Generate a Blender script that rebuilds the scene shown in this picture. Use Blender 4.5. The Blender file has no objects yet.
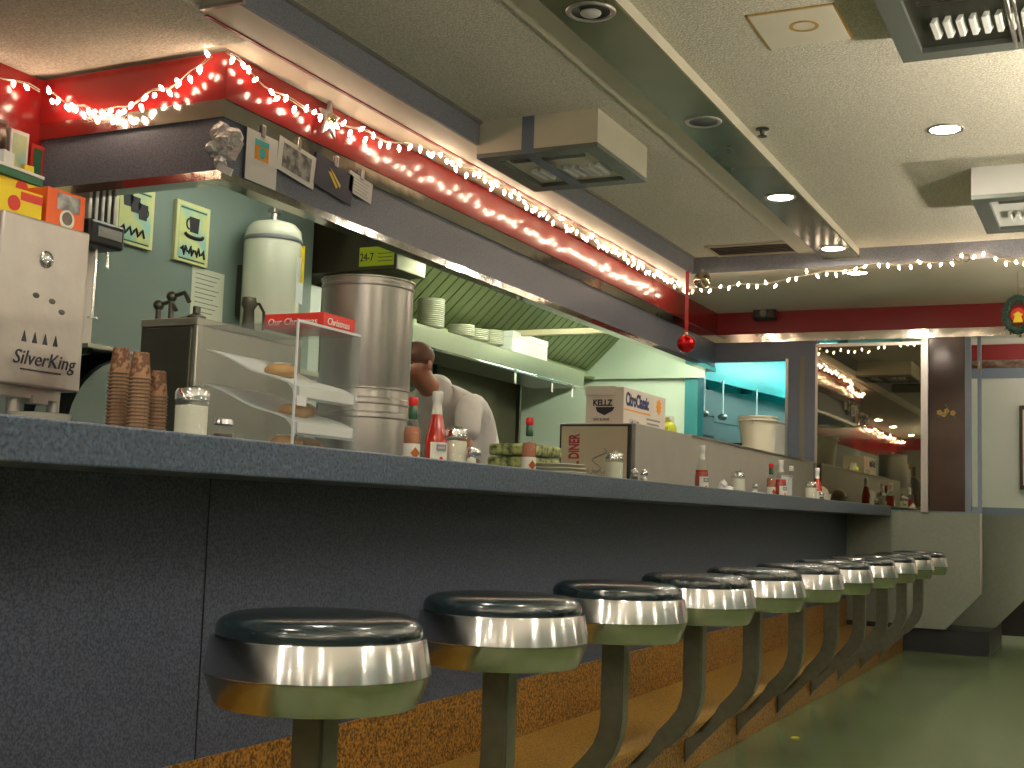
import bpy, bmesh, math, random
from mathutils import Vector, Matrix
C = bpy.context.scene.collection
SC = bpy.context.scene
PI = math.pi
H = 0.94                       # eye height; many heights below are written as H + something

# ---------------------------------------------------------------- camera, world, exposure
cd = bpy.data.cameras.new('camera'); cam = bpy.data.objects.new('camera', cd); C.objects.link(cam)
yaw, pit, rol = 0.450529, 0.099111, 0.033564
f = Vector((-math.sin(yaw)*math.cos(pit), math.cos(yaw)*math.cos(pit), math.sin(pit)))
r = Vector((math.cos(yaw), math.sin(yaw), 0)); u = r.cross(f)
r2 = r*math.cos(rol)+u*math.sin(rol); u2 = -r*math.sin(rol)+u*math.cos(rol)
M3 = Matrix((r2, u2, -f)).transposed()
cam.matrix_world = Matrix.Translation((0, 0, H)) @ M3.to_4x4()
cd.sensor_width = 36; cd.lens = 1262.8/1024*36; cd.clip_start = 0.05
SC.camera = cam
w = bpy.data.worlds.new('night'); SC.world = w; w.use_nodes = True
w.node_tree.nodes['Background'].inputs[0].default_value = (0.02, 0.025, 0.04, 1)
w.node_tree.nodes['Background'].inputs[1].default_value = 0.5
SC.view_settings.view_transform = 'Standard'; SC.view_settings.look = 'None'
SC.view_settings.gamma = 1; SC.view_settings.use_curve_mapping = False
SC.view_settings.exposure = 0.0
SC.cycles.max_bounces = 8; SC.cycles.transparent_max_bounces = 32; SC.cycles.sample_clamp_indirect = 6

# light strengths (lamps of the place, plus an added ceiling fill)
DOWN = 230; BULB = 30; TUBE = 80; TUBE_WALL = 15; TUBE_COOL = 48; GLOBE = 12; BOWL_FILL = 420

# ---------------------------------------------------------------- materials
def sock(b, *names):
    for n in names:
        if n in b.inputs: return b.inputs[n]
def mat(name, col, rough=.5, metal=0, noise=None, bump=None, emit=None, trans=0, alpha=1, coat=0, ior=None, aniso=0):
    """noise = (scale, colour2, contrast); bump = (scale, strength, distance)"""
    m = bpy.data.materials.new(name); m.use_nodes = True
    nt = m.node_tree; b = nt.nodes['Principled BSDF']
    b.inputs['Base Color'].default_value = (*col, 1); b.inputs['Roughness'].default_value = rough
    b.inputs['Metallic'].default_value = metal
    if trans: sock(b, 'Transmission Weight', 'Transmission').default_value = trans
    if coat: sock(b, 'Coat Weight', 'Clearcoat').default_value = coat; sock(b, 'Coat Roughness', 'Clearcoat Roughness').default_value = .08
    if ior: b.inputs['IOR'].default_value = ior
    if alpha < 1: b.inputs['Alpha'].default_value = alpha
    if emit:
        sock(b, 'Emission Color', 'Emission').default_value = (*emit[0], 1); b.inputs['Emission Strength'].default_value = emit[1]
    if noise or bump:
        tc = nt.nodes.new('ShaderNodeTexCoord')
    if noise:
        n = nt.nodes.new('ShaderNodeTexNoise'); n.inputs['Scale'].default_value = noise[0]; n.inputs['Detail'].default_value = 3
        cr = nt.nodes.new('ShaderNodeValToRGB'); k = noise[2]
        cr.color_ramp.elements[0].position = .5-k; cr.color_ramp.elements[1].position = .5+k
        cr.color_ramp.elements[0].color = (*col, 1); cr.color_ramp.elements[1].color = (*noise[1], 1)
        nt.links.new(tc.outputs['Object'], n.inputs['Vector']); nt.links.new(n.outputs['Fac'], cr.inputs['Fac'])
        nt.links.new(cr.outputs['Color'], b.inputs['Base Color'])
        if len(noise) > 3:      # a second, larger layer of colour
            n2 = nt.nodes.new('ShaderNodeTexNoise'); n2.inputs['Scale'].default_value = noise[3]; n2.inputs['Detail'].default_value = 4
            mx = nt.nodes.new('ShaderNodeMixRGB'); mx.blend_type = 'MIX'; mx.inputs['Color2'].default_value = (*noise[4], 1)
            c2 = nt.nodes.new('ShaderNodeValToRGB'); c2.color_ramp.elements[0].position = .45; c2.color_ramp.elements[1].position = .7
            nt.links.new(tc.outputs['Object'], n2.inputs['Vector']); nt.links.new(n2.outputs['Fac'], c2.inputs['Fac'])
            nt.links.new(c2.outputs['Color'], mx.inputs['Fac']); nt.links.new(cr.outputs['Color'], mx.inputs['Color1'])
            nt.links.new(mx.outputs['Color'], b.inputs['Base Color'])
    if bump:
        n = nt.nodes.new('ShaderNodeTexNoise'); n.inputs['Scale'].default_value = bump[0]; n.inputs['Detail'].default_value = 2
        bp = nt.nodes.new('ShaderNodeBump'); bp.inputs['Strength'].default_value = bump[1]; bp.inputs['Distance'].default_value = bump[2]
        nt.links.new(tc.outputs['Object'], n.inputs['Vector']); nt.links.new(n.outputs['Fac'], bp.inputs['Height'])
        nt.links.new(bp.outputs['Normal'], b.inputs['Normal'])
    return m
M = {}
M['popcorn'] = mat('popcorn_ceiling', (.52, .485, .385), .9, noise=(110, (.76, .72, .60), .14), bump=(115, .5, .009))
M['cream'] = mat('cream_paint', (.68, .63, .49), .5, noise=(6, (.73, .68, .54), .3))
M['olive'] = mat('olive_gloss_panel', (.10, .11, .05), .22, noise=(3, (.13, .13, .065), .2))
M['brown'] = mat('dark_brown_panel', (.07, .05, .03), .4)
M['red'] = mat('red_gloss_laminate', (.27, .010, .010), .2, noise=(2, (.31, .012, .012), .3), coat=.4)
M['redmatte'] = mat('red_paint', (.26, .008, .010), .45)
M['slate'] = mat('slate_laminate', (.095, .108, .15), .4, noise=(160, (.16, .175, .225), .12))
M['strip'] = mat('slate_ceiling_strip', (.19, .20, .24), .5, noise=(160, (.27, .28, .32), .12))
M['counter'] = mat('blue_speckled_laminate', (.024, .040, .082), .38, noise=(120, (.105, .145, .215), .12, 60, (.055, .078, .11)))
M['panel'] = mat('counter_front_laminate', (.026, .036, .07), .5, noise=(170, (.085, .105, .175), .13))
M['bluetrim'] = mat('blue_grey_paint', (.17, .20, .27), .45)
M['steel'] = mat('brushed_steel', (.55, .53, .49), .27, 1, noise=(8, (.62, .59, .54), .3), bump=(5, .15, .02))
M['steel_old'] = mat('worn_steel', (.56, .51, .48), .36, .85, noise=(12, (.62, .57, .52), .2), bump=(14, .25, .01))
M['steel_dark'] = mat('dark_steel', (.12, .12, .10), .38, .9)
M['trim'] = mat('polished_steel_trim', (.62, .59, .53), .12, 1, bump=(7, .12, .02))
M['chrome'] = mat('chrome', (.80, .79, .80), .06, 1, bump=(22, .06, .006))
def spun(name, col, rough, an):
    m = mat(name, col, rough, 1); nt = m.node_tree; b = nt.nodes['Principled BSDF']
    tg = nt.nodes.new('ShaderNodeTangent'); tg.direction_type = 'RADIAL'; tg.axis = 'Z'
    b.inputs['Anisotropic'].default_value = an; b.inputs['Anisotropic Rotation'].default_value = .25; nt.links.new(tg.outputs[0], b.inputs['Tangent']); return m
M['spun'] = spun('spun_chrome_band', (.82, .81, .83), .2, .95)
M['spunsteel'] = spun('spun_bin_steel', (.58, .54, .50), .36, .85)
M['band'] = mat('stool_lower_band', (.42, .43, .34), .24, 1, noise=(20, (.50, .50, .40), .2))
M['post'] = mat('stool_post_metal', (.13, .135, .10), .36, .5, noise=(30, (.165, .17, .13), .2))
M['vinyl'] = mat('dark_teal_vinyl', (.012, .022, .028), .2, bump=(16, .12, .01), coat=.3)
M['vinyl_worn'] = mat('creased_vinyl', (.014, .022, .026), .26, bump=(38, .6, .012), coat=.3)
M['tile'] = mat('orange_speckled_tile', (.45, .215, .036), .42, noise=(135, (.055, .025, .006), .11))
M['tile_tread_lit'] = mat('orange_speckled_tile_lit', (.58, .34, .055), .38, noise=(150, (.22, .11, .02), .13))  # same tile made paler: light on the tread is in the colour
M['floor'] = mat('green_vinyl_floor', (.085, .13, .055), .24, noise=(2.2, (.135, .188, .085), .22, 9, (.10, .12, .06)), bump=(4, .1, .01))
M['grey'] = mat('pale_grey_green_laminate', (.19, .21, .175), .45, noise=(40, (.22, .24, .20), .2))
M['partition'] = mat('pale_steel_sheet', (.36, .34, .29), .4, .25, noise=(9, (.40, .38, .33), .3))
M['wallgreen'] = mat('grey_green_paint', (.20, .26, .235), .5, noise=(3, (.225, .285, .255), .3))
M['farwall'] = mat('pale_far_wall', (.66, .63, .58), .6)
M['beige'] = mat('beige_stripe', (.20, .17, .12), .5)
M['black'] = mat('black_plastic', (.012, .012, .012), .3)
M['blackrub'] = mat('black_vinyl_base', (.010, .011, .012), .5)
M['white'] = mat('white_plastic', (.78, .78, .74), .4)
M['paper'] = mat('white_paper', (.80, .77, .74), .8)
M['cardboard'] = mat('white_carton', (.66, .58, .50), .7)
M['creamplastic'] = mat('cream_plastic', (.72, .68, .54), .45)
M['ink'] = mat('dark_ink', (.02, .02, .03), .6)
M['inkblue'] = mat('navy_ink', (.02, .03, .12), .6)
M['inkred'] = mat('red_ink', (.35, .03, .04), .6)
M['inkgrey'] = mat('grey_ink', (.22, .22, .24), .6)
M['orange'] = mat('orange_ink', (.85, .33, .02), .6)
M['yellow'] = mat('yellow_card', (.85, .62, .02), .45)
M['yellowgreen'] = mat('yellow_green_card', (.55, .62, .03), .5)
M['redcard'] = mat('red_card', (.62, .03, .02), .4)
M['orangecard'] = mat('orange_red_card', (.80, .12, .02), .4)
M['greencard'] = mat('green_card', (.03, .14, .07), .5)
M['teal'] = mat('turquoise_paint', (.05, .46, .46), .4)
M['tealdark'] = mat('teal_metal', (.03, .28, .30), .35)
M['tealpost'] = mat('teal_post', (.04, .24, .27), .4)
M['hood'] = mat('green_cast_steel', (.17, .20, .09), .4, .6)
M['shelf'] = mat('shelf_steel', (.22, .22, .17), .33, .7)
M['hooddark'] = mat('filter_gap', (.03, .04, .02), .6)
M['pantrygrey'] = mat('pantry_grey_enamel', (.16, .19, .19), .4)
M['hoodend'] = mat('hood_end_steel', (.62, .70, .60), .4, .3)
M['bright'] = mat('white_tiled_wall', (.72, .80, .70), .35)
M['stainwall'] = mat('stainless_back_wall', (.10, .085, .055), .3, .7, noise=(3, (.15, .13, .08), .25))
def thin(name, haze, gl, rough=.05):
    m = bpy.data.materials.new(name); m.use_nodes = True; nt = m.node_tree; nt.nodes.clear(); N = nt.nodes.new
    out = N('ShaderNodeOutputMaterial'); tr = N('ShaderNodeBsdfTransparent'); tr.inputs[0].default_value = (.95, .97, .96, 1)
    df = N('ShaderNodeBsdfDiffuse'); df.inputs[0].default_value = (.8, .82, .82, 1)
    g = N('ShaderNodeBsdfGlossy'); g.inputs['Roughness'].default_value = rough
    m1 = N('ShaderNodeMixShader'); m1.inputs[0].default_value = haze; nt.links.new(tr.outputs[0], m1.inputs[1]); nt.links.new(df.outputs[0], m1.inputs[2])
    lw = N('ShaderNodeFresnel'); lw.inputs['IOR'].default_value = gl
    ge = N('ShaderNodeNewGeometry'); mu = N('ShaderNodeMath'); mu.operation = 'SUBTRACT'; mu.use_clamp = True; nt.links.new(lw.outputs[0], mu.inputs[0]); nt.links.new(ge.outputs['Backfacing'], mu.inputs[1])
    m2 = N('ShaderNodeMixShader'); nt.links.new(mu.outputs[0], m2.inputs[0]); nt.links.new(m1.outputs[0], m2.inputs[1]); nt.links.new(g.outputs[0], m2.inputs[2])
    nt.links.new(m2.outputs[0], out.inputs[0]); return m
M['glass'] = thin('clear_glass', .05, 1.52)
M['acrylic'] = thin('clear_acrylic', .045, 1.32, .10)
M['sugar'] = mat('white_sugar', (.80, .77, .62), .9)
M['ketchup'] = mat('ketchup', (.40, .016, .008), .12, coat=.6)
M['hotsauce'] = mat('red_hot_sauce', (.40, .10, .025), .15, coat=.5)
M['syrup'] = mat('dark_syrup', (.05, .02, .01), .2)
M['label'] = mat('cream_label', (.78, .76, .66), .6)
M['capwhite'] = mat('white_cap', (.80, .78, .72), .35)
M['capred'] = mat('red_cap', (.75, .02, .02), .35)
M['neckgreen'] = mat('dark_green_foil', (.01, .07, .03), .35)
M['cup'] = mat('brown_patterned_paper', (.12, .042, .018), .55, noise=(60, (.34, .18, .085), .06))
M['cuprim'] = mat('tan_paper_rim', (.24, .16, .10), .6)
M['plate'] = mat('white_china', (.74, .72, .60), .25)
M['wood'] = mat('cream_melamine', (.52, .44, .30), .5)
M['pastry'] = mat('baked_pastry', (.42, .18, .05), .6, noise=(30, (.55, .30, .09), .2), bump=(40, .6, .01))
M['icing'] = mat('white_tray_paper', (.70, .71, .72), .45)
M['tank'] = mat('cream_enamel_tank', (.74, .74, .60), .25)
M['foil'] = mat('silver_foil', (.66, .67, .68), .35, .75, bump=(30, .8, .02))
M['ballred'] = mat('red_glass_ornament', (.60, .01, .015), .08, .7)
M['ballgold'] = mat('pale_gold_ornament', (.65, .55, .38), .07, .95)
M['ribbon'] = mat('red_ribbon', (.45, .01, .02), .35)
M['wreath'] = mat('dark_pine_green', (.015, .05, .03), .7, bump=(60, 1, .02))
M['wire'] = mat('pale_wire', (.45, .38, .28), .5)
M['mirror'] = mat('mirror_glass', (.32, .30, .22), .015, 1)
M['brownglass'] = mat('brown_glass_panel', (.045, .026, .018), .12, .2, noise=(5, (.075, .042, .03), .25))
M['frame'] = mat('aluminium_frame', (.50, .47, .43), .3, 1)
M['bulb'] = mat('lit_mini_bulb', (1, .9, .8), .3, emit=((1, .74, .52), BULB))
M['lamp'] = mat('lit_downlight', (1, 1, 1), .3, emit=((1, .90, .74), DOWN))
M['lampoff'] = mat('frosted_unlit_lamp', (.55, .52, .48), .4)
M['tube'] = mat('lit_fluorescent_tube', (1, 1, 1), .3, emit=((.90, 1, .73), TUBE))
M['tubewall'] = mat('lit_warm_white_tube', (1, 1, 1), .3, emit=((.94, 1, .80), TUBE_WALL))
M['bowl'] = mat('added_bowl_fill', (1, 1, 1), .3, emit=((1, .89, .74), BOWL_FILL))  # glow of the unseen bowls added to brighten the ceiling
M['tubecool'] = mat('lit_cool_tube', (1, 1, 1), .3, emit=((.80, 1, .96), TUBE_COOL))
M['globe'] = mat('lit_glass_globe', (1, 1, 1), .3, emit=((1, .88, .70), GLOBE))
M['skin'] = mat('skin', (.42, .17, .10), .5)
M['hair'] = mat('brown_hair', (.12, .045, .025), .6)
M['shirt'] = mat('white_cook_shirt', (.72, .66, .62), .8, bump=(9, .4, .03))
M['apron'] = mat('white_apron', (.66, .62, .56), .8)
M['trousers'] = mat('black_trousers', (.02, .02, .025), .8)
M['photo'] = mat('grey_photo_print', (.10, .10, .10), .3, noise=(28, (.42, .40, .38), .12))
M['navy'] = mat('navy_flyer', (.012, .014, .045), .5)
M['veg'] = mat('green_yellow_wrappers', (.06, .09, .02), .5, noise=(38, (.50, .52, .20), .14))
M['postercream'] = mat('poster_cream_border', (.78, .76, .38), .5)
M['ventframe'] = mat('vent_grey_frame', (.20, .22, .20), .4, .4)
M['posterfield'] = mat('poster_field', (.36, .62, .55), .5, noise=(7, (.72, .74, .30), .1))
M['amber'] = mat('amber_stain', (.50, .30, .07), .6)
M['wood_dark'] = mat('dark_wood', (.05, .03, .018), .4)
M['darkfab'] = mat('dark_upholstery', (.02, .018, .016), .6)

# ---------------------------------------------------------------- mesh helpers
class MB:
    def __init__(s): s.bm = bmesh.new(); s.mats = []; s.cur = 0
    def use(s, name):
        if name not in s.mats: s.mats.append(name)
        s.cur = s.mats.index(name); return s
    def _face(s, vs, smooth=False):
        try: fc = s.bm.faces.new(vs)
        except ValueError: return None
        fc.material_index = s.cur; fc.smooth = smooth; return fc
    def box(s, x0, x1, y0, y1, z0, z1, bev=0):
        x0, x1 = sorted((x0, x1)); y0, y1 = sorted((y0, y1)); z0, z1 = sorted((z0, z1))
        v = [s.bm.verts.new(p) for p in ((x0,y0,z0),(x1,y0,z0),(x1,y1,z0),(x0,y1,z0),(x0,y0,z1),(x1,y0,z1),(x1,y1,z1),(x0,y1,z1))]
        fs = [s._face([v[i] for i in q]) for q in ((0,3,2,1),(4,5,6,7),(0,1,5,4),(1,2,6,5),(2,3,7,6),(3,0,4,7))]
        if bev:
            es = list({e for fc in fs for e in fc.edges})
            res = bmesh.ops.bevel(s.bm, geom=es, offset=bev, segments=2, affect='EDGES', profile=.5)
            for fc in res['faces']: fc.material_index = s.cur
        return s
    def lathe(s, prof, c=(0,0,0), seg=24, axis='z', smooth=True, cap=True):
        rings = []
        for rr, z in prof:
            rg = []
            for i in range(seg):
                a = 2*PI*i/seg; x, y = rr*math.cos(a), rr*math.sin(a)
                p = (x, y, z) if axis == 'z' else ((z, x, y) if axis == 'x' else (y, z, x))
                rg.append(s.bm.verts.new((p[0]+c[0], p[1]+c[1], p[2]+c[2])))
            rings.append(rg)
        for a, b in zip(rings, rings[1:]):
            for i in range(seg):
                s._face([a[i], a[(i+1) % seg], b[(i+1) % seg], b[i]], smooth)
        if cap:
            if prof[0][0] > 1e-4: s._face(list(reversed(rings[0])))
            if prof[-1][0] > 1e-4: s._face(rings[-1])
        return s
    def cyl(s, c, rr, h, seg=20, axis='z', r1=None):
        return s.lathe([(rr, 0), (rr if r1 is None else r1, h)], c, seg, axis)
    def tube(s, pts, rr, seg=8, closed=False):
        pts = [Vector(p) for p in pts]; n = len(pts); rings = []; up = None
        for i, p in enumerate(pts):
            a = pts[(i-1) % n] if (closed or i > 0) else p; b = pts[(i+1) % n] if (closed or i < n-1) else p
            t = (b-a).normalized()
            if up is None:
                up = Vector((0,0,1)) if abs(t.z) < .9 else Vector((1,0,0))
            sx = t.cross(up).normalized(); up = sx.cross(t).normalized()
            ri = rr[i] if isinstance(rr, (list, tuple)) else rr
            rings.append([s.bm.verts.new(p+sx*math.cos(2*PI*k/seg)*ri+up*math.sin(2*PI*k/seg)*ri) for k in range(seg)])
        for i in range(n if closed else n-1):
            a, b = rings[i], rings[(i+1) % n]
            for k in range(seg): s._face([a[k], a[(k+1) % seg], b[(k+1) % seg], b[k]], True)
        if not closed: s._face(list(reversed(rings[0]))); s._face(rings[-1])
        return s
    def prism(s, poly, d0, d1, axis='y', smooth=False):
        """poly in the plane across axis: axis y -> (x,z), axis x -> (y,z), axis z -> (x,y)"""
        def P(a, b, d): return (a, d, b) if axis == 'y' else ((d, a, b) if axis == 'x' else (a, b, d))
        A = [s.bm.verts.new(P(a, b, d0)) for a, b in poly]; B = [s.bm.verts.new(P(a, b, d1)) for a, b in poly]
        s._face(A); s._face(list(reversed(B))); n = len(poly)
        for i in range(n): s._face([A[i], A[(i+1) % n], B[(i+1) % n], B[i]], smooth)
        return s
    def sphere(s, c, rr, seg=16, rings=10, sc=(1,1,1)):
        pr = [(max(1e-5, rr*math.sin(PI*i/rings)), -rr*math.cos(PI*i/rings)) for i in range(rings+1)]
        n0 = len(s.bm.verts); s.lathe(pr, (0,0,0), seg); s.bm.verts.ensure_lookup_table()
        for v in s.bm.verts[n0:]: v.co = Vector((v.co.x*sc[0]+c[0], v.co.y*sc[1]+c[1], v.co.z*sc[2]+c[2]))
        return s
    def text(s, t, size, origin, face='x', depth=.0008, shear=0, align='LEFT', spacing=1, rot=0, sx=1, bold=0):
        cu = bpy.data.curves.new('t', 'FONT'); cu.body = t; cu.size = size; cu.extrude = depth; cu.shear = shear
        cu.align_x = align; cu.offset = bold; cu.space_character = spacing; cu.resolution_u = 3
        ob = bpy.data.objects.new('t', cu); C.objects.link(ob)
        dg = bpy.context.evaluated_depsgraph_get(); me = bpy.data.meshes.new_from_object(ob.evaluated_get(dg))
        bpy.data.objects.remove(ob); bpy.data.curves.remove(cu)
        R = Matrix.Rotation(rot, 3, 'Z')
        if face == 'x': F = Matrix(((0,0,1),(1,0,0),(0,1,0)))      # reads along +Y, faces +X
        elif face == '-y': F = Matrix(((1,0,0),(0,0,-1),(0,1,0)))  # reads along +X, faces -Y
        vs = []
        for v in me.vertices:
            q = R @ Vector((v.co.x*sx, v.co.y, v.co.z)); vs.append(s.bm.verts.new(F @ q+Vector(origin)))
        for pl in me.polygons: s._face([vs[i] for i in pl.vertices])
        bpy.data.meshes.remove(me); return s
    def xform(s, mt):
        bmesh.ops.transform(s.bm, matrix=mt, verts=s.bm.verts); return s
    def build(s, name, mn=None, parent=None, loc=(0,0,0)):
        bmesh.ops.recalc_face_normals(s.bm, faces=s.bm.faces)
        for e in s.bm.edges:
            if len(e.link_faces) == 2 and e.calc_face_angle(0) > .75: e.smooth = False
        me = bpy.data.meshes.new(name); s.bm.to_mesh(me); s.bm.free()
        for k in (s.mats or [mn]): me.materials.append(M[k])
        o = bpy.data.objects.new(name, me); C.objects.link(o); o.location = loc
        if parent: o.parent = parent
        return o
def tag(o, label=None, cat=None, group=None, kind=None):
    if label: o['label'] = label
    if cat: o['category'] = cat
    if group: o['group'] = group
    if kind: o['kind'] = kind
    return o
def thing(name, label, cat, loc=(0,0,0), rz=0, group=None):
    o = bpy.data.objects.new(name, None); C.objects.link(o); o.location = loc; o.rotation_euler = (0,0,rz)
    o.empty_display_size = .1
    return tag(o, label, cat, group)
def st(name, mn, fn, parent=None):
    mb = MB(); fn(mb); return tag(mb.build(name, mn, parent), kind='structure')
def bx(name, mn, b, parent=None, bev=0): return MB().box(*b, bev=bev).build(name, mn, parent)
def sbx(name, mn, *bs):
    mb = MB()
    for b in bs: mb.box(*b)
    return tag(mb.build(name, mn), kind='structure')
def dup(root, loc=None, rz=None, label=None, group=None):
    kids = {}
    for o in bpy.data.objects:
        if o.parent: kids.setdefault(o.parent, []).append(o)
    c = root.copy(); C.objects.link(c)
    if loc is not None: c.location = loc
    if rz is not None: c.rotation_euler = (0,0,rz)
    if label: c['label'] = label
    if group: c['group'] = group
    def rec(a, b):
        for ch in kids.get(a, ()):
            k = ch.copy(); C.objects.link(k); k.parent = b; rec(ch, k)
    rec(root, c); return c

# ================================================================ THE ROOM
XW = 2.7; YB = -6.0; YF = 9.8; YK = 12.6
CT = H+1.74      # tray ceiling
CB = H+1.63      # border ceiling
sbx('floor', 'floor', (-6, XW, YB, 14.2, -.05, 0))
sbx('ceiling', 'popcorn', (-2.6, XW, 3.22, 8.12, CT, CT+.1), (-2.76, XW, YB, 3.22, CT, CT+.1),
    (-6, -2.76, YB, 3.5, CB, CB+.12))
# smooth cream border of the ceiling round the tray
sbx('trim_1', 'cream', (-2.9, -2.605, 3.5, 8.13, CB, CB+.11), (-2.76, -2.605, 3.22, 3.5, CB, CB+.11), (-6, XW, 8.13, 9.92, CB, CB+.11), (-6, -1.9, 9.92, 14.2, CB, CB+.11), (-1.9, XW, 9.92, 14.2, CT+.1, CT+.2), (-6, -2.9, 3.5, 8.13, CB+.02, CB+.11))
sbx('trim_2', 'strip', (-2.605, -2.59, 3.22, 8.13, CB, CT), (-2.605, XW, 8.115, 8.13, CB, CT))
sbx('trim_3', 'frame', (-2.592, -2.575, 3.22, 8.1, CT-.012, CT), (-2.77, -2.58, 3.205, 3.222, CB+.0, CB+.012))
sbx('trim_4', 'redmatte', (-2.775, -2.76, 3.25, 8.3, CB-.004, CB+.001))
sbx('trim_5', 'brown', (-2.76, -1.9, 2.2, 3.2, CT-.012, CT))
# dropped ceiling beam that carries the downlights
ZB = H+1.68
sbx('trim_6', 'cream', (-1.71, -1.49, YB, 8.115, ZB+.010, CT), (-1.88, -1.71, YB, 8.115, CT-.012, CT))
sbx('trim_7', 'olive', (-1.715, -1.487, YB, 8.115, ZB, ZB+.010))
# walls
sbx('wall_left', 'wallgreen', (-3.95, -3.83, YB, 5.45, 0, H+1.15), (-3.95, -3.83, 3.57, 5.45, H+1.15, CB))
sbx('wall_left_upper', 'red', (-3.95, -3.828, YB, 3.57, H+1.15, CB))
sbx('wall_back', 'grey', (-6, XW, YB-.1, YB, 0, CT+.1))
sbx('trim_8', 'redmatte', (-3.83, XW, YB, YB+.02, CB-.22, CB))
sbx('wall_right', 'wallgreen', (XW, XW+.1, YB, 14.2, 0, CT+.1))
# front wall: band above the mirror, columns, half wall
sbx('wall_front', 'slate', (-2.34, -2.12, YF, YF+.12, 0, H+1.245), (-3.0, -2.12, YF, YF+.12, H+1.245, H+1.386))
sbx('trim_9', 'beige', (-2.245, -2.205, YF-.006, YF, H+.15, H+1.27))
sbx('trim_10', 'frame', (-2.355, -2.335, YF-.02, YF+.12, H+.2, H+1.25), (-2.125, -2.105, YF-.01, YF+.02, H+.1, H+1.355))
sbx('trim_11', 'redmatte', (-2.93, XW, YF-.01, YF+.12, H+1.452, CB), (-1.9, XW, YF+.1, YF+.12, CB, CT+.1))
sbx('trim_12', 'trim', (-2.93, XW, YF-.02, YF+.12, H+1.386, H+1.452))
# soffit over the counter and its return
sbx('wall_soffit', 'slate', (-2.99, -2.93, 3.57, YF, H+1.19, H+1.386), (-3.83, -2.99, 3.57, 3.63, H+1.19, H+1.386))
sbx('trim_13', 'trim', (-2.995, -2.922, 3.562, YF, H+1.157, H+1.19), (-3.83, -2.995, 3.562, 3.64, H+1.157, H+1.19))
sbx('trim_14', 'trim', (-2.99, -2.92, 3.555, YF-.02, H+1.386, H+1.452), (-3.83, -2.99, 3.555, 3.63, H+1.386, H+1.452))
sbx('trim_15', 'red', (-2.98, -2.915, 3.555, YF-.01, H+1.452, CB), (-3.828, -2.98, 3.555, 3.63, H+1.452, CB))
# kitchen shell
sbx('wall_kitchen_left', 'stainwall', (-4.75, -4.65, 5.3, 9.8, 0, CB))
sbx('wall_kitchen_front', 'bright', (-4.75, -3.17, YF, YF+.1, 0, CB))
sbx('wall_kitchen_side', 'bright', (-4.75, -3.95, 5.30, 5.40, 0, CB))
sbx('trim_16', 'tealpost', (-3.17, -3.06, YF-.03, YF+.13, 0, H+1.386))
st('wall_pantry', 'teal', lambda m: m.prism([(-3.62, YF+.1), (-3.55, YF+.1), (-2.94, 14.0), (-1.98, 14.0), (-1.98, 14.1), (-3.62, 14.1)], 0, CB, 'z'))
sbx('wall_pantry_right', 'teal', (-1.98, -1.9, YF+.12, 14.2, 0, CT+.1))
# far dining room beyond the opening
sbx('wall_far', 'farwall', (-1.9, XW, YK, YK+.1, 0, CT+.1))
sbx('trim_17', 'redmatte', (-1.9, XW, YK-.01, YK, H+1.553, H+1.70))
sbx('trim_18', 'trim', (-1.9, XW, YK-.015, YK, H+1.475, H+1.553))
sbx('trim_19', 'bluetrim', (-1.9, XW, YK-.012, YK, H+1.38, H+1.475), (-1.9, XW, YK-.012, YK, H+.10, H+.17))
st('wall_half', 'grey', lambda m: m.prism([(-2.34, .175), (-1.168, .175), (-.927, .432), (-.927, 1.024), (-2.34, 1.024)], YF, YF+.05))
st('wall_booth', 'grey', lambda m: m.prism([(-1.9, .175), (-.868, .175), (-.6, .46), (-.6, 1.024), (-1.9, 1.024)], 10.3, 10.36))
sbx('baseboard_front', 'blackrub', (-1.47, -.868, YF+.03, 10.9, 0, .175), (-2.34, -1.47, YF-.02, YF+.06, .165, .2))
sbx('booth_shade_board', 'darkfab', (-1.2, -.3, 11.1, 11.15, 0.06, .62))  # dark board stands in for the shade under the far booth

# tiled step under the stools
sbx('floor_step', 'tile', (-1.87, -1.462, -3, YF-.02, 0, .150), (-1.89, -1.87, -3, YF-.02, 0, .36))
sbx('floor_step_top', 'tile_tread_lit', (-1.87, -1.46, -3, YF-.02, .150, .165))

# ---------------------------------------------------------------- counter
ctr = thing('lunch_counter', 'long blue-grey speckled laminate lunch counter running behind the row of stools', 'counter', (-1.55, 3.4, 0))
def L(o, par):      # keep world coordinates when parenting to an un-rotated empty
    o.location = (-par.location.x, -par.location.y, -par.location.z); return o
o = bx('countertop', 'counter', (-2.83, -1.55, -3, YF-.01, .988, 1.061), ctr, bev=.004); L(o, ctr)
mb = MB(); mb.box(-2.2, -1.875, -3, YF-.02, .36, .988)
L(mb.build('front_panel', 'panel', ctr), ctr)
mb = MB()
for yy in (-.13, 2.31): L(MB().box(-1.876, -1.873, yy, yy+.002, .36, .988).build('panel_seam', 'black', ctr), ctr)

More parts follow.
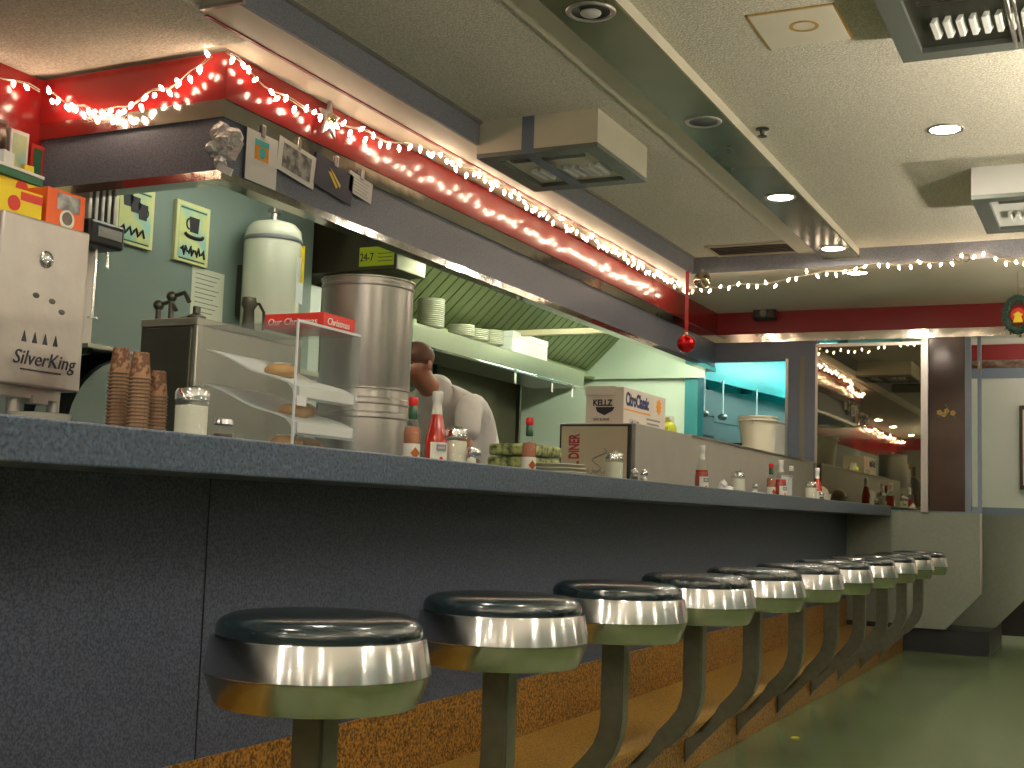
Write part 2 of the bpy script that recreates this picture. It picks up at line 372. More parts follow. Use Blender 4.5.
# ---------------------------------------------------------------- stools
def make_stool():
    t = thing('counter_stool', 's', 'stool', (0,0,0), 0, 'stools along the lunch counter')
    MB().lathe([(.05,.716),(.166,.716),(.172,.719),(.1735,.727),(.171,.738),(.163,.747),(.148,.7535),(.11,.757),(.06,.7583),(.0001,.7588)], seg=56).build('cushion', 'vinyl', t)
    MB().lathe([(.168,.716),(.1775,.7195),(.1795,.717),(.1895,.668),(.1905,.662),(.187,.659),(.16,.660)], seg=64, cap=False).build('chrome_band', 'spun', t)
    MB().lathe([(.187,.660),(.1865,.655),(.172,.614),(.167,.608),(.06,.608),(.0001,.608)], seg=56, cap=False).build('lower_band', 'band', t)
    # square post that bends back into the face of the step
    path = [(0,.602),(0,.40),(-.006,.36),(-.022,.318),(-.05,.280),(-.09,.238),(-.242,.075)]
    mb = MB(); hw, hy = .031, .026; rings = []
    for i, (x, z) in enumerate(path):
        if i in (0, 1): n = Vector((1, 0)); sc = 1
        elif i == len(path)-1: n = Vector((0, 1)); sc = 1.42
        else:
            d = (Vector(path[i+1])-Vector(path[i-1])).normalized(); n = Vector((-d.y, d.x)); sc = 1
        if i in (0,1): n = Vector((1,0))
        rings.append([mb.bm.verts.new((x+n.x*hw*sc*a, hy*b, z+n.y*hw*sc*a)) for a, b in ((-1,-1),(1,-1),(1,1),(-1,1))])
    # keep ring orientation consistent: last ring normal points up/right
    for a, b in zip(rings, rings[1:]):
        for k in range(4): mb._face([a[k], a[(k+1)%4], b[(k+1)%4], b[k]])
    mb._face(rings[0]); mb._face(list(reversed(rings[-1])))
    bmesh.ops.bevel(mb.bm, geom=[e for e in mb.bm.edges if abs((e.verts[0].co-e.verts[1].co).y) < .001 and (e.verts[0].co-e.verts[1].co).length > .03 and abs(e.verts[0].co.z-e.verts[1].co.z) > .015], offset=.004, segments=2, affect='EDGES')
    mb.build('post', 'post', t)
    return t
st_lab = ['nearest chrome-banded counter stool, the largest in view', 'second chrome-banded counter stool from the near end of the counter',
 'third counter stool from the near end, its dark seat smooth', 'fourth counter stool from the near end, its dark vinyl seat creased',
 'fifth counter stool from the near end, its seat creased', 'sixth counter stool from the near end, in the middle of the row',
 'seventh counter stool from the near end of the row', 'fourth counter stool from the far wall', 'third counter stool from the far wall',
 'counter stool next to the last one by the far wall', 'last counter stool of the row, by the far half wall']
s0 = make_stool()
worn = None
for i in range(11):
    s = s0 if i == 0 else dup(s0)
    s.location = (-1.217, 1.807+.6994*i, 0); s['label'] = st_lab[i]
    if i in (3, 4, 5):
        for ch in bpy.data.objects:
            if ch.parent == s and ch.name.startswith('cushion'):
                if worn is None: worn = ch.data.copy(); worn.materials.clear(); worn.materials.append(M['vinyl_worn'])
                ch.data = worn

# ---------------------------------------------------------------- ceiling fittings
def downlight(label, x, y, z, lit=True, rad=.062, open_dark=False):
    t = thing('downlight', label, 'ceiling light', (x, y, z), 0, 'recessed ceiling downlights')
    MB().lathe([(rad,-.001),(rad+.004,-.006),(rad+.016,-.006),(rad+.02,0),(rad,0)], seg=36, cap=False).build('trim_ring', 'frame', t)
    if lit: MB().lathe([(.0001,-.006),(rad*.6,-.006),(rad,-.003),(rad,-.0005),(.0001,-.0005)], seg=32).build('lamp', 'lamp', t)
    else:
        MB().lathe([(rad,-.002),(rad*.98,-.0012),(.0001,-.0012)], seg=32, cap=False).build('reflector', 'black', t)
        if not open_dark: MB().sphere((0,0,-.006), rad*.55, sc=(1,1,.35)).build('lamp', 'lampoff', t)
    return t
bx_ = -1.59
downlight('unlit frosted downlight in the dark ceiling beam, nearest of those seen', bx_, 3.80, ZB, False, .066)
downlight('dark empty downlight hole in the ceiling beam', bx_, 5.08, ZB, False, .06, True)
downlight('lit downlight in the beam beyond the dark empty one', bx_, 6.45, ZB)
downlight('lit downlight at the far end of the dark ceiling beam', bx_, 7.79, ZB)
downlight('lit downlight in the cream ceiling border just past the beam', -1.547, 8.36, CB)
downlight('round lit downlight in the popcorn ceiling between the two metal vents', -.68, 5.72, CT, True, .062)
g = 'lit downlights of the room behind, seen in the mirror'
for y in (2.35, 1.05, -.3, -1.6, -2.9, -4.2): tag(downlight('lit downlight in the ceiling beam nearer than the counter end', bx_, y, ZB), group=g)
for x, y in ((-.68, 2.6), (-.68, -.6), (-.68, -3.6), (.7, 8.6), (.7, 5.4), (.7, 2.2), (.7, -.8), (.7, -3.9), (1.9, 1.5), (1.9, 4.6)):
    tag(downlight('lit downlight in the popcorn ceiling over the booths', x, y, CT), group=g)
for y in (-1.2, -2.7, -4.8): tag(downlight('lit downlight in the low ceiling by the left wall', -3.5, y, CB), group=g)
for x in (-.75, .6): tag(downlight('unseen downlight added to brighten the far dining room', x, 11.4, CT+.1), group=g)  # unseen pair added to brighten the far wall

def vent(name, label, x0, x1, y0, y1, z0, z1, body, tape=False):
    t = thing(name, label, 'air vent', ((x0+x1)/2, (y0+y1)/2, z0))
    w_, d_ = (x1-x0)/2, (y1-y0)/2; h = z1-z0
    mb = MB(); b = .075
    mb.use(body).box(-w_, w_, -d_, d_, .02, h)
    mb.build('housing', None, t)
    mb = MB()
    for q in ((-w_, w_, -d_, -d_+b), (-w_, w_, d_-b, d_), (-w_, -w_+b, -d_+b, d_-b), (w_-b, w_, -d_+b, d_-b)): mb.box(*q, 0, .02)
    mb.build('frame', 'ventframe', t)
    mb = MB(); n = 16
    for k in range(4):
        yy = -d_+b+.012+k*.018
        mb.box(-w_+b+.04, w_-b-.04, yy, yy+.005, .004, .02)
    mb.build('grille_bars', 'frame', t)
    mb = MB(); k = -w_+b+.06
    while k < w_-b-.05:
        mb.prism([(k, .0), (k+.016, .0), (k+.026, .02), (k+.010, .02)], -.02, .13); k += .040
    mb.build('louvre', 'white', t)
    if tape:
        MB().box(-.04-.03, -.04+.03, -d_-.001, -d_, .0, h).box(-.07, -.01, -d_, d_, -.0012, 0).build('duct_tape', 'bluetrim', t)
    return t
vent('ceiling_vent', 'cream box air vent taped with grey tape, hanging over the red band', -2.60, -2.015, 4.93, 5.56, H+1.57, CT, 'cream', True)
vent('ceiling_vent', 'large dark framed air vent beside the square access panel', -.685, -.085, 3.92, 4.56, H+1.645, CT, 'steel_dark')
t_ = [o for o in C.objects if o.name.startswith('ceiling_vent')][-1]
MB().cyl((.08, -.3, .004), .008, .6, 8, 'y').cyl((.10, -.3, .004), .005, .6, 8, 'y').build('brace_bar', 'frame', t_)
vent('ceiling_vent', 'white sided box air vent beyond the round lit downlight', -.64, -.05, 6.40, 7.2, H+1.58, CT, 'white')
t = thing('access_panel', 'square cream ceiling access panel with an amber water stain', 'panel', (-1.005, 4.33, CT))
t.scale = (.86, .86, 1)
MB().box(-.17, .17, -.19, .19, -.006, 0, bev=.002).build('plate', 'cream', t)
MB().lathe([(.045,-.0075),(.06,-.0078),(.06,-.006),(.045,-.006)], (.02, -.02, 0), 28, cap=False).build('stain_ring', 'amber', t)
mb = MB()
for q in ((-.18,-.17,-.2,.2),(.17,.18,-.2,.2),(-.18,.18,-.2,-.19)): mb.box(*q, -.004, 0)
mb.build('edge_bead', 'amber', t)
t = thing('sprinkler_head', 'small dark sprinkler head on the ceiling beside the beam', 'sprinkler', (-1.43, 5.45, CT))
MB().lathe([(.03,0),(.03,-.006),(.014,-.008),(.008,-.03),(.0001,-.03)], seg=20).build('escutcheon', 'steel_dark', t)
MB().lathe([(.022,-.034),(.022,-.037),(.0001,-.037)], seg=16).build('deflector', 'steel_dark', t)
t = thing('ceiling_speaker', 'small black speaker on the red band above the steel corner', 'speaker', (-2.51, YF-.01, H+1.60))
mb = MB(); mb.box(-.09, .09, -.11, -.012, -.05, .05, bev=.02); mb.build('body', 'black', t)
MB().lathe([(.035,-.112),(.03,-.118),(.0001,-.116)], (0,0,0), 20, axis='y').build('cone', 'steel_dark', t)
MB().box(-.02, .02, -.014, 0, -.02, .02).build('bracket', 'black', t)

t = thing('return_air_grille', 'brown slotted grille set in the ceiling before the far dark strip', 'grille', (-2.05, 7.93, CT))
mb = MB(); mb.box(-.36, .30, -.16, -.14, -.012, 0).box(-.36, .30, .14, .16, -.012, 0).box(-.36, -.34, -.14, .14, -.012, 0).box(.28, .30, -.14, .14, -.012, 0).build('frame', 'wood', t)
mb = MB(); mb.box(-.34, .28, -.14, .14, -.004, 0)
for k in range(6): mb.box(-.34, .28, -.13+k*.045, -.115+k*.045, -.010, -.004)
mb.build('slots', 'brown', t)

# pendant globes over the booths (behind and beside the camera)
for i, (x, y) in enumerate(((1.9, -1.2), (1.9, 3.0), (1.9, 6.4), (1.9, -4.2), (-2.2, -4.4))):
    t = thing('pendant_lamp', 'round white glass pendant globe over a booth', 'lamp', (x, y, 1.85), 0, 'pendant globes over the booths')
    MB().sphere((0,0,0), .14).build('glass_globe', 'globe', t)
    MB().cyl((0,0,.13), .006, CT-1.98, 8).cyl((0,0,.125), .04, .03, 16).build('stem', 'frame', t)

# unseen inverted bowls, added to throw fill light up on to the ceiling
for i, (x, y) in enumerate(((.95, -3.2), (.95, -.4), (.95, 2.2), (.95, 4.8), (.95, 7.4), (-2.0, -3.6), (.9, 11.3))):
    t = thing('fill_bowl', 'unseen metal bowl added to brighten the ceiling over the dining side', 'lamp', (x, y, 1.72), 0, 'added fill bowls over the dining side')
    MB().lathe([(.02,-.10),(.10,-.085),(.17,-.04),(.20,.02),(.195,.02),(.165,-.03),(.10,-.07),(.0001,-.08)], seg=28, cap=False).build('bowl_shade', 'frame', t)
    MB().lathe([(.0001,-.03),(.15,-.03),(.15,-.025),(.0001,-.025)], seg=24).build('fill_disc', 'bowl', t)
    MB().cyl((0,0,-.03), .007, CT-1.69, 8).build('stem', 'frame', t)

# ---------------------------------------------------------------- light strings
rng = random.Random(5)
BM = None
def bulb_mesh():
    global BM
    if BM is None:
        o = MB().lathe([(.0001,0),(.0052,.003),(.0078,.010),(.0075,.018),(.004,.027),(.0001,.032)], seg=8).build('x', 'bulb')
        BM = o.data; bpy.data.objects.remove(o); BM.name = 'bulb'
    return BM
def light_string(label, pts, n, out, jit=.02):
    """pts: world polyline; out: unit vector away from the wall"""
    t = thing('light_string', label, 'string lights', pts[0])
    P = [Vector(p) for p in pts]; o0 = P[0]
    seg = [(b-a).length for a, b in zip(P, P[1:])]; tot = sum(seg)
    def at(d):
        for a, b, l in zip(P, P[1:], seg):
            if d <= l or b is P[-1]: return a.lerp(b, min(1, d/l))
            d -= l
    m = max(24, int(tot/.06)); path = []
    for i in range(m+1):
        p = at(tot*i/m) - o0; path.append(p+Vector((0,0,.008*math.sin(i*1.3)))+Vector(out)*.006*(1+math.sin(i*.9)))
    MB().tube(path, .0022, 5).tube([q+Vector((0,0,.004+.004*math.cos(j*.8)))+Vector(out)*.004*math.sin(j*1.1) for j, q in enumerate(path)], .002, 5).build('wire', 'wire', t)
    for i in range(n):
        p = at(tot*(i+.5)/n+rng.uniform(-.01, .01)) - o0
        b = bpy.data.objects.new('bulb', bulb_mesh()); C.objects.link(b); b.parent = t
        b.location = p+Vector((0,0,rng.uniform(-jit, jit*.4)))+Vector(out)*rng.uniform(.004, .02)
        up = rng.random() < .3
        b.rotation_euler = (rng.uniform(-.7,.7)+(0 if up else PI), rng.uniform(-.7,.7), rng.uniform(0, 6))
    return t
xs = -2.885; xo = -2.80
light_string('white mini lights running along the red band over the counter', [(xs,3.50,H+1.60),(xs,3.62,H+1.575),(xs,3.80,H+1.55),(xs,3.95,H+1.545),(xs,4.15,H+1.55),(xs,4.30,H+1.57),(xs,4.55,H+1.58),(xo,4.76,H+1.60),(xo,5.17,H+1.612),(xo,5.56,H+1.615),(xo,5.95,H+1.605),(xo,6.34,H+1.612),(xo,6.92,H+1.60),(xo,7.60,H+1.61),(xo,8.68,H+1.60)], 92, (1,0,0), .022)
light_string('white mini lights drooping across the short red face of the soffit', [(-3.76,3.52,H+1.56),(-3.64,3.52,H+1.505),(-3.5,3.52,H+1.455),(-3.36,3.52,H+1.455),(-3.24,3.52,H+1.49),(-3.15,3.52,H+1.507),(-3.08,3.52,H+1.537),(-2.95,3.52,H+1.60)], 26, (0,-1,0), .018)
light_string('white mini lights along the red upper wall behind the milk dispenser', [(-3.79,y,H+1.55+.03*math.sin(y*4)) for y in [-5.9+.35*k for k in range(27)]]+[(-3.79,3.5,H+1.56)], 98, (1,0,0), .02)
light_string('white mini lights strung loosely across the room under the far ceiling border', [(-2.62,8.10,H+1.52),(-2.41,8.09,H+1.525),(-1.98,8.09,H+1.537),(-1.86,8.09,H+1.58),(-1.62,8.09,H+1.585),(-1.43,8.09,H+1.622),(-1.15,8.09,H+1.615),(-.94,8.09,H+1.615),(-.73,8.09,H+1.66),(-.5,8.09,H+1.56),(-.2,8.09,H+1.50),(.3,8.09,H+1.6)], 46, (0,-1,0), .014)

# ornaments
t = thing('glass_ball_ornament', 'shiny red ball hanging on a long red ribbon below the light string', 'ornament', (-2.60, 8.02, H+1.14))
MB().sphere((0,0,0), .062, 24, 14).build('ball', 'ballred', t)
MB().cyl((0,0,.058), .014, .018, 12).build('cap', 'ballgold', t)
MB().box(-.012, .012, -.0015, .0015, .07, .52).build('ribbon', 'ribbon', t)
t = thing('glass_ball_ornament', 'pale gold ball in the corner where the two light strings meet', 'ornament', (-2.50, 8.03, H+1.565))
MB().sphere((0,0,0), .058, 24, 14).build('ball', 'ballgold', t)
MB().cyl((0,0,.054), .012, .02, 12).build('cap', 'frame', t)
t = thing('star_ornament', 'silver star tied to the light string on the long red band', 'ornament', (-2.885, 4.17, H+1.555))
pts = []
for k in range(10):
    a = PI/2+k*PI/5; rr = .075 if k % 2 == 0 else .03; pts.append((rr*math.cos(a), rr*math.sin(a)*1.15))
MB().prism(pts, -.004, .008, 'x').build('star', 'foil', t)
MB().sphere((.012,0,0), .024).build('centre_ball', 'ballgold', t)
t = thing('star_ornament', 'small gold and silver bow on the light string over the aisle', 'ornament', (-.86, 8.07, H+1.63))
MB().tube([(.022*math.cos(a)-.022, 0, .022*math.sin(a)) for a in [k*PI/6 for k in range(12)]], .004, 6, True).tube([(.022*math.cos(a)+.022, 0, .022*math.sin(a)) for a in [k*PI/6 for k in range(12)]], .004, 6, True).build('loops', 'ballgold', t)
MB().sphere((0,-.004,0), .01).build('knot', 'foil', t)
t = thing('holiday_wreath', 'round dark green wreath with a red and gold middle over the aisle', 'wreath', (-.578, 8.6, H+1.35))
mb = MB(); rr = random.Random(3)
mb.tube([(.075*math.cos(a), 0, .105*math.sin(a)) for a in [k*PI/12 for k in range(24)]], .024, 10, True)
for k in range(160):
    a = rr.uniform(0, 2*PI); b_ = rr.uniform(0, 2*PI); c_ = Vector(((.075+.02*math.cos(b_))*math.cos(a), .02*math.sin(b_), (.105+.02*math.cos(b_))*math.sin(a)))
    d_ = Vector((math.cos(a)*math.cos(b_)+rr.uniform(-.5,.5), math.sin(b_), math.sin(a)*math.cos(b_)+rr.uniform(-.5,.5))).normalized()
    mb.tube([c_, c_+d_*.02], [.003, .0008], 4)
mb.build('greenery', 'wreath', t)
MB().lathe([(.0001,-.006),(.045,-.006),(.045,.006),(.0001,.006)], (0,0,0), 20, axis='y').build('red_centre', 'redcard', t)
MB().prism([(-.03,-.05),(.03,-.05),(.018,-.01),(.03,.0),(0,.02),(-.03,0),(-.018,-.01)], -.014, -.006).build('gold_bow', 'yellow', t)
MB().cyl((0,0,.12), .0015, CB-H-1.35-.12, 6).build('hanging_wire', 'wire', t)
# crumpled silver figure on the soffit corner
t = thing('foil_angel', 'crumpled silver foil angel hung on the soffit corner', 'ornament', (-2.885, 3.535, H+1.265))
mb = MB()
for c_, r_, s_ in (((-.03,0,.055), .045, (1.1,.5,.8)), ((.03,0,.03), .038, (1,.6,1)), ((-.05,0,.0), .036, (1,.6,.9)), ((.015,0,-.02), .038, (1,.55,.8)), ((-.02,0,-.05), .03, (1,.5,.8)), ((.0,-.01,.02), .04, (1,.6,.9))):
    mb.sphere(c_, r_, 9, 6, s_)
for v in mb.bm.verts: v.co += Vector((rng.uniform(-.006,.006), rng.uniform(-.006,.006), rng.uniform(-.006,.006)))
for fc in mb.bm.faces: fc.smooth = False
mb.build('body', 'foil', t)
mb = MB().prism([(-.005,-.03),(.05,-.06),(.085,.0),(.06,.03)], -.01, -.004).build('wing', 'foil', t)
MB().prism([(-.03,-.085),(.035,-.115),(.045,-.09),(-.02,-.06)], -.012, -.004).build('banner', 'paper', t)

# papers clipped to the soffit
def hung(name, label, cat, y0, y1, z_top, z_bot, mt, tilt=0, x=-2.915):
    yc = (y0+y1)/2; t = thing(name, label, cat, (x, yc, z_top)); t.rotation_euler = (tilt, 0, 0)
    h = z_top-z_bot; w_ = (y1-y0)/2
    MB().box(-.0012, .0012, -w_, w_, -h, 0).build('sheet', mt, t)
    MB().box(-.004, .006, -.011, .011, -.012, .035, bev=.002).build('clip', 'frame', t)
    return t, w_, h
t, w_, h = hung('greeting_card', 'white card with a small orange picture clipped to the soffit', 'card', 3.69, 3.88, H+1.385, H+1.19, 'paper')
MB().box(.0012, .002, -.045, .04, -.105, -.028).build('picture', 'orange', t)
MB().box(.0018, .0024, -.045, .04, -.05, -.028).lathe([(.012,.0022),(.022,.0026)], (0,0,-.075), 14, 'x').build('picture_sky', 'teal', t)
t, w_, h = hung('photograph', 'framed black and white photograph clipped beside the white card', 'photo', 3.89, 4.14, H+1.40, H+1.265, 'paper', -.10)
MB().box(.0012, .002, -w_+.03, w_-.03, -h+.02, -.018).build('print', 'photo', t)
t, w_, h = hung('flyer', 'dark navy flyer with gold figures clipped to the soffit', 'flyer', 4.14, 4.42, H+1.40, H+1.265, 'navy', -.12)
MB().prism([(-.05,-.05),(-.03,-.045),(.03,-.09),(.02,-.10)], .0012, .002, 'x').prism([(-.04,-.03),(-.015,-.04),(.05,-.075),(.045,-.09)], .0012, .002, 'x').build('gold_figures', 'yellow', t)
t, w_, h = hung('handwritten_note', 'small white handwritten note, last of the papers on the soffit', 'note', 4.39, 4.57, H+1.395, H+1.305, 'paper', -.10)
mb = MB()
for k in range(5): mb.box(.0012, .0016, -w_+.02, w_-.03-.01*(k%2), -.022-k*.014, -.020-k*.014)
mb.build('writing', 'inkgrey', t)

# ---------------------------------------------------------------- left wall: pictures, posters, notice
def poster(label, y0, y1, zt, zb, art):
    t = thing('framed_poster', label, 'poster', (-3.83, (y0+y1)/2, (zt+zb)/2), 0)
    w_, h_ = (y1-y0)/2, (zt-zb)/2
    MB().box(0, .018, -w_, w_, -h_, h_, bev=.002).build('board', 'postercream', t)
    MB().box(.018, .0195, -w_+.02, w_-.02, -h_+.02, h_-.02).build('picture', 'posterfield', t)
    mb = MB(); art(mb, w_, h_); mb.build('drawing', 'ink', t)
    MB().box(.019, .0202, -w_+.026, w_-.026, h_-.034, h_-.026).box(.019, .0202, -w_+.026, w_-.026, -h_+.012, -h_+.018).build('border_line', 'greencard', t)
    return t
def art_cups(mb, w_, h_):
    for k, (cy, cz) in enumerate(((-.05,.065), (-.005,.045), (.045,.022))):
        mb.prism([(cy-.032, cz+.036), (cy+.03, cz+.034), (cy+.024, cz-.034), (cy-.022, cz-.034)], .0195, .021, 'x')
        mb.tube([(.0205, cy+.022+.012*math.sin(a), cz+.016*math.cos(a)) for a in [q*PI/6 for q in range(7)]], .003, 5)
    mb.tube([(.0205, -w_+.035+.013*k, -h_*.55+.02*math.sin(k*2.1)) for k in range(12)], .006, 5)
def art_coffee(mb, w_, h_):
    mb.prism([(-.03, .075), (.04, .075), (.034, .005), (-.022, .005)], .0195, .021, 'x')
    mb.tube([(.0205, -.028-.02*math.sin(a), .04+.024*math.cos(a)) for a in [q*PI/6 for q in range(7)]], .004, 5)
    mb.tube([(.0205, .006+.062*math.cos(a), -.004+.016*math.sin(a)) for a in [q*PI/8 for q in range(8, 17)]], .009, 5)
    mb.tube([(.0205, -w_+.035+.011*k, -h_*.60+.022*math.sin(k*2.4)) for k in range(16)], .0065, 5)
poster('framed poster of coffee cups beside the drink mixer', 3.98, 4.215, H+1.34, H+1.075, art_cups)
poster('framed poster of a coffee cup and saucer between the other poster and the tank', 4.36, 4.59, H+1.345, H+1.068, art_coffee)
t = thing('paper_notice', 'sheet of lined writing taped below the coffee cup poster', 'notice', (-3.83, 4.62, H+.95))
MB().box(0, .003, -.115, .115, -.13, .115).build('sheet', 'tank', t)
mb = MB()
for k in range(9): mb.box(.003, .0036, -.09, .08-.02*(k % 3), .085-k*.022, .089-k*.022)
mb.build('writing', 'inkgrey', t)
pm = ['brownglass', 'posterfield', 'greencard']
for i, (y0, y1, zt, zb, lab) in enumerate(((3.12, 3.385, H+1.41, H+1.10, 'brown framed picture on the red wall, furthest from the soffit'), (3.40, 3.49, H+1.39, H+1.13, 'narrow green and white picture between the brown and the red one'), (3.505, 3.57, H+1.36, H+1.13, 'narrow red framed picture against the soffit return'))):
    t = thing('wall_picture', lab, 'picture', (-3.828, (y0+y1)/2, (zt+zb)/2)); w_, h_ = (y1-y0)/2, (zt-zb)/2
    MB().box(0, .02, -w_, w_, -h_, h_, bev=.002).build('frame', ('wood_dark', 'paper', 'redcard')[i], t)
    MB().box(.02, .0215, -w_+.012, w_-.012, -h_+.03, h_-.015).build('print', pm[i], t)

# drink mixer on a wall shelf
t = thing('wall_shelf', 'small steel wall shelf on a curved black bracket under the drink mixer', 'shelf', (-3.83, 3.70, H+.555))
MB().box(0, .33, -.14, .165, 0, .018, bev=.003).build('shelf_plate', 'steel', t)
pr = [(.0,-.30),(.02,-.30)]+[(.02+.28*(1-math.cos(a)), -.30+.28*math.sin(a)) for a in [k*PI/16 for k in range(1, 9)]]+[(.31,0),(0,0)]
MB().prism(pr, -.12, -.095).prism(pr, .06, .085).build('bracket', 'black', t)
t = thing('drink_mixer', 'black-headed milkshake mixer with a steel spindle on the wall shelf', 'mixer', (-3.66, 3.71, H+.573))
MB().box(-.10, -.03, -.06, .06, .0, .42, bev=.01).build('column', 'steel_old', t)
MB().box(-.11, .04, -.09, .09, 0, .015, bev=.004).build('base', 'steel_old', t)
MB().box(-.10, .08, -.10, .09, .40, .50, bev=.012).build('motor_head', 'black', t)
MB().box(.08, .083, -.06, .07, .435, .475).box(.083, .0845, -.045, .055, .45, .46).build('name_plate', 'frame', t)
MB().cyl((.03,-.01,.12), .006, .29, 10).lathe([(.02,.118),(.02,.124),(.006,.128)], (.03,-.01,0), 14).build('spindle', 'chrome', t)
MB().cyl((.03,.05,.33), .008, .07, 10).build('switch_lever', 'chrome', t)
mb = MB()
for k in range(5): mb.box(-.06, .05, -.085+k*.034, -.085+k*.034+.018, .50, .62, bev=.003)
mb.build('cooling_fins', 'steel_old', t)

# ---------------------------------------------------------------- milk dispenser with tea boxes
DX, DY = -2.5, 2.375
t = thing('milk_dispenser', 'tall dented stainless milk dispenser with an embossed crown badge', 'dispenser', (DX, DY, 1.061))
zb, zt = .150, .583
mb = MB(); mb.box(-.34, 0, -.148, .148, zb, zt, bev=.006)
mb.build('cabinet', 'steel_old', t)
MB().lathe([(.02,.0),(.022,.004),(.018,.007),(.0001,.006)], (0, .0, zt-.10), 24, 'x').build('lock', 'chrome', t)
mb = MB().use('ink')
mb.text('SilverKing', .052, (.001, -.088, zb+.055), 'x', .001, shear=.25)
mb.box(.0, .0018, -.06, .075, zb+.040, zb+.044)
mb.build('badge', None, t)
for k in range(4):
    cy = -.055+k*.035
    MB().prism([(cy-.008, zb+.112), (cy+.008, zb+.112), (cy, zb+.140)], 0, .0018, 'x').build('crown_point', 'ink', t)
mb = MB()
for b, z_ in ((-.025, .385), (.03, .378), (.065, .355)): MB().sphere((0, b, z_), .009, 12, 8, (.12, 1.3, .8)).build('dent', 'steel_dark', t)
mb = MB(); mb.box(-.05, -.02, -.12, .10, zb-.028, zb).box(-.06, -.01, .0, .05, zb-.04, zb-.02)
mb.build('valve_bar', 'steel_old', t)
for yy in (-.125, -.03, .105):
    MB().cyl((-.05, yy, 0), .017, zb, 14).build('leg', 'steel_old', t)
MB().cyl((-.28, .105, 0), .017, zb, 14).build('leg', 'steel_old', t)
t2 = thing('steel_cup', 'short steel cup under the milk dispenser', 'cup', (-2.44, 2.60, 1.061))
MB().lathe([(.026,0),(.03,.06),(.031,.062),(.027,.06),(.024,.004),(.0001,.004)], seg=20).build('bowl', 'steel_old', t2)
t2 = thing('steel_cup', 'wide cream steel bowl under the near side of the milk dispenser', 'bowl', (-2.36, 2.255, 1.061))
MB().lathe([(.05,0),(.075,.07),(.077,.072),(.07,.068),(.045,.004),(.0001,.004)], seg=24).build('bowl', 'creamplastic', t2)

ZT = 1.061+.583
def teabox(name, label, loc, dim, rz, mt, cat='box', face=None, tilt=0):
    t = thing(name, label, cat, loc, rz); t.rotation_euler = (0, tilt, rz)
    a, b, c_ = dim
    MB().box(-a/2, a/2, -b/2, b/2, 0, c_, bev=.0015).build('carton', mt, t)
    if face: face(t, a/2, b/2, c_)
    return t
def f_tea(t, a, b, c_):
    MB().lathe([(.0001,.0012),(.020,.0012),(.020,0)], (a, -.02, c_*.42), 20, 'x').build('oval_badge', 'redcard', t)
    MB().box(a, a+.0008, 0, b, c_-.028, c_-.006).build('red_banner', 'redcard', t)
def f_mug(t, a, b, c_):
    MB().box(a, a+.0008, -b+.035, b-.02, c_*.48, c_-.008).build('photo_band', 'photo', t)
    MB().lathe([(.0001,.001),(.026,.001),(.026,0)], (a, .005, c_*.25), 20, 'x').build('mug_picture', 'tank', t)
    MB().lathe([(.0001,.0016),(.018,.0016),(.018,.001)], (a, .005, c_*.28), 20, 'x').build('coffee_picture', 'syrup', t)
teabox('tea_box', 'yellow tea box with a red oval badge at the dispenser corner', (-2.585, 2.30, ZT), (.12, .145, .07), 0, 'yellow', face=f_tea)
teabox('tea_box', 'orange-red box with a mug picture on the dispenser top', (-2.585, 2.455, ZT), (.12, .135, .10), 0, 'orangecard', face=f_mug)
teabox('tea_box', 'long yellow box standing behind the front tea boxes', (-2.71, 2.36, ZT), (.09, .28, .135), .04, 'yellow', face=lambda t,a,b,c_: MB().lathe([(.0001,.0008),(.022,.0008),(.022,0)], (a, .07, c_*.86), 18, 'x').build('oval_badge', 'redcard', t))
teabox('tea_box', 'white lidded green box lying on the long yellow box', (-2.70, 2.40, ZT+.136), (.085, .20, .022), .1, 'greencard', face=lambda t,a,b,c_: MB().box(-a-.002, a+.002, -b-.002, b+.002, c_, c_+.008).build('white_lid', 'paper', t))
teabox('tea_bag_packet', 'small white paper packet leaning on the green box', (-2.70, 2.40, ZT+.1675), (.02, .05, .045), .3, 'paper', 'packet')
teabox('tea_bag_packet', 'small yellow paper packet on the end of the green box', (-2.70, 2.475, ZT+.1675), (.02, .03, .025), -.2, 'yellow', 'packet')
teabox('tea_bag_packet', 'black and yellow packet tilted on the yellow boxes', (-2.70, 2.25, ZT+.136), (.02, .06, .075), .2, 'ink', 'packet', face=lambda t,a,b,c_: MB().box(a, a+.001, 0, b, 0, c_).build('yellow_side', 'yellow', t))
teabox('tea_box', 'yellow box with a red circle at the far corner of the pile', (-2.77, 2.195, ZT), (.05, .05, .17), 0, 'yellow', face=lambda t,a,b,c_: MB().lathe([(.0001,.0008),(.02,.0008),(.02,0)], (a, 0, c_*.7), 16, 'x').build('red_circle', 'redcard', t))

# ---------------------------------------------------------------- cup stacks
def cup_meshes():
    # inverted paper cup: rim down
    t = thing('paper_cup', 'x', 'paper cup', (0,0,0))
    MB().lathe([(.0345,.005),(.0255,.086),(.0001,.086)], seg=22, cap=False).build('cup_wall', 'cup', t)
    MB().lathe([(.0345,0),(.0375,.0015),(.0375,.005),(.0345,.006)], seg=22, cap=False).build('rim', 'cuprim', t)
    return t
c0 = cup_meshes(); used = False
for lab, x, y, n, dz in (('tallest stack, nearest the milk dispenser', -2.38, 2.54, 22, .0095), ('middle one of the three stacks', -2.28, 2.505, 20, .0095), ('shortest stack, beside the steel machine', -2.30, 2.595, 16, .0095)):
    for k in range(n):
        top = k == n-1
        lb = ('top brown patterned paper cup of the ' if top else 'brown paper cup nested upside down in the ')+lab
        o = c0 if not used else dup(c0)
        used = True
        o.location = (x, y, 1.061+k*dz); o.scale = (.82,.82,.82); o['label'] = lb; o['group'] = 'paper cups in the '+lab
